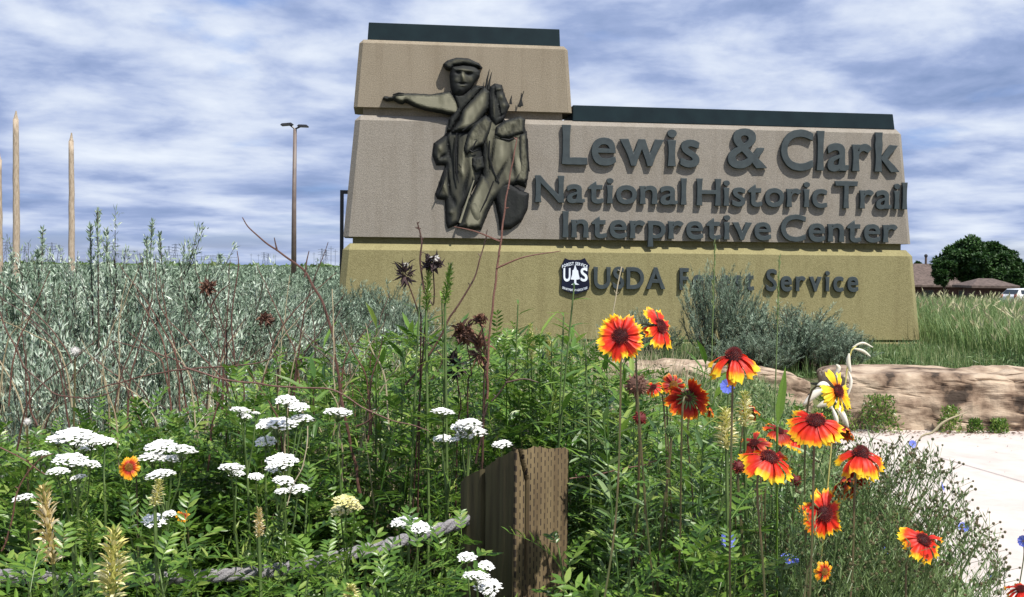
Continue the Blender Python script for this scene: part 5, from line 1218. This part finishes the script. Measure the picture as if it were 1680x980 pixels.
twig([(665, 632), (700, 590), (740, 520), (765, 480), (783, 440), (795, 400), (799, 375)], [.004, .0032, .0014], 'dark red stem leaning right in front of the yellow base', 2.35, tint=.5)
twig([(695, 480), (690, 430), (692, 400), (688, 380), (685, 364)], [.0034, .003, .002], 'short knobbly dark stem above the black withered seed heads', 2.3, tint=.15, buds=16)
twig([(160, 640), (230, 618), (300, 606), (350, 602), (410, 598), (470, 580)], [.0022, .003, .0014], 'reddish twig running nearly level in front of the sagebrush', 2.2, tint=.6)
twig([(300, 602), (360, 622), (440, 632), (545, 641), (600, 672), (650, 692), (705, 706)], [.003, .0028, .0015], 'long thin reddish twig crossing level behind the yarrow', 2.1, tint=.75)
twig([(0, 508), (20, 560), (45, 620), (52, 680), (60, 700)], [.0022, .0026, .003], 'reddish twig curving down at the left edge', 2.2, tint=.5)
twig([(40, 600), (90, 645), (160, 652), (200, 632)], [.002, .0024, .0016], 'thin reddish twig looping under the level one at left', 2.2, tint=.6)
twig([(255, 430), (262, 500), (300, 550), (345, 600), (380, 640)], [.0014, .002, .0026], 'thin reddish twig descending from the tall sprig', 2.5, tint=.6)
twig([(320, 440), (342, 500), (372, 560), (395, 620), (405, 690)], [.0014, .002, .003], 'dark twig carrying the withered brown leaves', 2.5, tint=.3, subs=[[(345, 505), (360, 480), (378, 466)], [(385, 590), (380, 520), (391, 440), (389, 412)]])
twig([(470, 500), (500, 552), (540, 592), (560, 620)], [.0015, .0022, .0026], 'thin dark twig left of the long dark twig', 2.4, tint=.35)
twig([(185, 560), (200, 620), (230, 690), (245, 720)], [.002, .0026], 'dark twig among the sagebrush stems above the left yarrow', 2.4, tint=.15)
twig([(0, 735), (40, 755), (75, 780)], [.002, .0016], 'short pale twig at the left edge above the yarrow', 2.0, tint=.9)
twig([(0, 905), (18, 860), (30, 800), (60, 760), (90, 745)], [.0026, .002, .0012], 'brown stem curving up at the lower left edge', 1.75, tint=.8)
twig([(805, 660), (830, 628), (850, 605)], [.003, .0018], 'short dark twig above the post', 2.2, tint=.1, subs=[[(830, 628), (860, 622), (885, 628)]])
twig([(780, 760), (790, 710), (800, 660)], [.004, .003], 'dark stem rising beside the dense yarrow by the post', 2.25, tint=.08)
twig([(935, 786), (980, 779), (1030, 769), (1080, 755)], [.0018, .0014], 'pale pinkish twig level to the right of the post', 1.98, tint=1.0)
twig([(700, 560), (725, 592), (700, 640), (680, 700)], [.002, .003], 'reddish stem amid the green thicket', 2.6, tint=.4)
twig([(548, 640), (547, 560), (545, 475)], [.0022, .0024, .0016], 'pale broken dry stalk beside the long dark twig', 2.28, 'straw', .8, cat='stalk')
twig([(1000, 560), (1008, 500), (1020, 438)], [.0012, .0016, .0022], 'bright white dry stalk in front of the letters USDA', 2.0, 'straw', 1.0, cat='stalk')
twig([(505, 700), (500, 760), (478, 800), (470, 830)], [.0016, .0014], 'pale bent stalk among the middle yarrow', 1.85, 'straw', 1.0, cat='stalk')
rr = random.Random(31)
for k in range(64):
    px = rr.uniform(0, 640); y0 = rr.uniform(560, 720); Y = rr.uniform(2.3, 3.0); dx = rr.uniform(-130, 130); l = rr.uniform(50, 170)
    dry = rr.random() < .35
    twig([(px-dx*.2, y0+90), (px, y0), (px+dx*.4+rr.uniform(-8, 8), y0-l*.5), (px+dx, y0-l)], [rr.uniform(.0026, .0042), .0026, .0012], ('pale dry stem' if dry else 'thin reddish stem') + ' in the tangle before the sagebrush', Y, 'straw' if dry else 'twig', rr.uniform(.2, .9), cat='twig', buds=3)

# ---------------------------------------------------------------- withered heads
def withered(px, py, w, h, label, mat='black_dead', Y=2.3, tip=False, n=60, base=None):
    c = P(px, py, Y); t = thing('withered_head', label, 'seed head', c, None, 'withered seed heads'); r = np.random.default_rng(int(px)); rx, rz = w/2*Y/F, h/2*Y/F
    v = unit(r.normal(size=(n, 3))); G().leaves(v*(rx*.6, rx*.5, rz*.6)*r.uniform(.2, 1, (n, 1)), v*(rx, rx, rz)+r.normal(size=(n, 3))*rx*.9, r.normal(size=(n, 3)), max(rx, rz)*r.uniform(.5, 1, n), rx*.4, r.uniform(0, .8, n), .4, True, .5).build('dead_leaves', M[mat], t)
    if tip:
        m = 22; v = unit(r.normal(size=(m, 3))); G().leaves(v*rx*.1 + (rx*.2, -rx*.5, rz*.7), v*(1, .5, .5), r.normal(size=(m, 3)), rx*.4, rx*.16, .8).build('fluff', M['fluff'], t)
    bp = P((base or px+5), py+130, Y+.02); e_ = bp-c; G().tube(spline([(0, 0, 0), tuple(e_*.5+Vector((.012, 0, 0))), tuple(e_), (e_.x+random.uniform(-.06, .06), e_.y, .3-c.z)], 6), [.0014, .002], 4, .2).build('stem', M['twig'], t)
withered(664, 450, 22, 44, 'black withered seed head with a white tuft, left of the pair before the sign', tip=True, base=690)
withered(710, 432, 36, 26, 'black withered seed head, right of the pair before the sign', tip=True, base=695)
withered(342, 472, 26, 28, 'brown curled dead leaves on a thin twig in the sagebrush', 'dead', 2.5, base=372)
withered(436, 526, 26, 26, 'grey-brown withered leaf cluster left of the long dark twig', 'dead', 2.5, base=455)
withered(762, 545, 44, 40, 'brown curled dead leaves below the dark red leaning stem', 'dead', 2.4)
withered(788, 575, 26, 60, 'hanging dark dead leaves beside the pinkish stem', 'dead', 2.35)
withered(745, 600, 26, 50, 'dark dead leaves low in the green thicket before the sign', 'black_dead', 2.45)
withered(788, 525, 26, 22, 'reddish dead leaf touching the pinkish stem', 'dead', 2.32)

# broader green leaves that stand against the sign
def tall_leafy(px, top, Y, label, seed, n=16, ll=.07, mat='leaf', lean=0):
    t0 = P(px, top, Y); h = t0.z-.28; r = np.random.default_rng(seed); t = thing('tall_leafy_stem', label, 'plant', (t0.x - lean, Y, .28), None, 'taller leafy stems before the sign')
    pts = np.array([(lean*(k/6)**1.5, 0, h*k/6) for k in range(7)]); G().tube(pts, [.004, .0018], 5).build('stem', M['stem'], t)
    for k in range(n):
        u = .45+.55*k/(n-1); p = [np.interp(u*6, np.arange(7), pts[:, a]) for a in range(3)]; az = k*2.4+r.uniform(-.3, .3)
        l = ll*r.uniform(.7, 1.1)*(1-.45*max(0, u-.8)/.2); g = G().leaves([(0, 0, 0)], [(1, 0, r.uniform(.2, 1.0))], [(0, 0, 1)], l, l*.17, r.uniform(.2, .95), .14, True, r.uniform(.1, .5)); g.build('leaf', M[mat], t, p, rot=(0, 0, az))
for i, (px, top, Y, lean, lab) in enumerate(((690, 470, 2.3, .03, 'leafy green stem under the black withered heads'), (725, 490, 2.4, -.02, 'leafy green stem right of the black withered heads'), (618, 540, 2.5, 0, 'leafy green stem left of the withered heads'), (850, 500, 2.6, .02, 'leafy green stem left of the badge, before the yellow base'),
                                            (942, 470, 2.2, .06, 'bright green leafy stem reaching the bottom of the badge'), (925, 520, 2.3, .02, 'green leafy stem below the badge'), (905, 560, 2.5, 0, 'green leafy stem low before the yellow base'), (660, 555, 2.5, 0, 'green leafy stem in the thicket left of the brown dead leaves'), (960, 560, 2.2, -.03, 'green leafy stem left of the largest red flower'), (1195, 700, 2.0, 0, 'green leafy stem beside the white clustered spike'))):
    tall_leafy(px, top, Y, lab, 50+i, 20, .085 if i < 5 else .07, lean=lean)

# weeds at the foot of the stones
for px, py, w, lab in ((1366, 640, .2, 'green weed filling the gap between the two sandstone blocks'), (1443, 650, .22, 'small green weed in front of the long sandstone block'), (1560, 668, .12, 'low green weed at the foot of the long sandstone block, right of the larger weed'), (1640, 690, .10, 'low weed at the foot of the long sandstone block near the right edge'), (1600, 690, .08, 'tiny weed between two low weeds by the sandstone')):
    Y = 8.74; t0 = P(px, py, Y); h = max(.08, t0.z); r = np.random.default_rng(int(px)); n = int(700*w/.2)
    t = thing('weed', lab, 'plant', (t0.x, Y, 0), None, 'weeds at the sandstone'); u = r.uniform(0, 1, n); az = r.uniform(0, 6.28, n); rr_ = np.sqrt(r.uniform(0, 1, n))*w*(1-.5*u)
    p = np.stack([np.cos(az)*rr_, np.sin(az)*rr_*.45, u*h], 1); G().leaves(p, r.normal(size=(n, 3))+(0, 0, .8), r.normal(size=(n, 3)), .035, .012, r.uniform(0, .9, n), .2).build('foliage', M['leaf'], t)
    g = G(); [g.tube([(0, 0, 0), (math.cos(a)*w*.6, 0, h*.9)], .002, 3) for a in (0, 1, 2, 3)]; g.build('stem', M['stem'], t)
print('objects', len(bpy.data.objects))
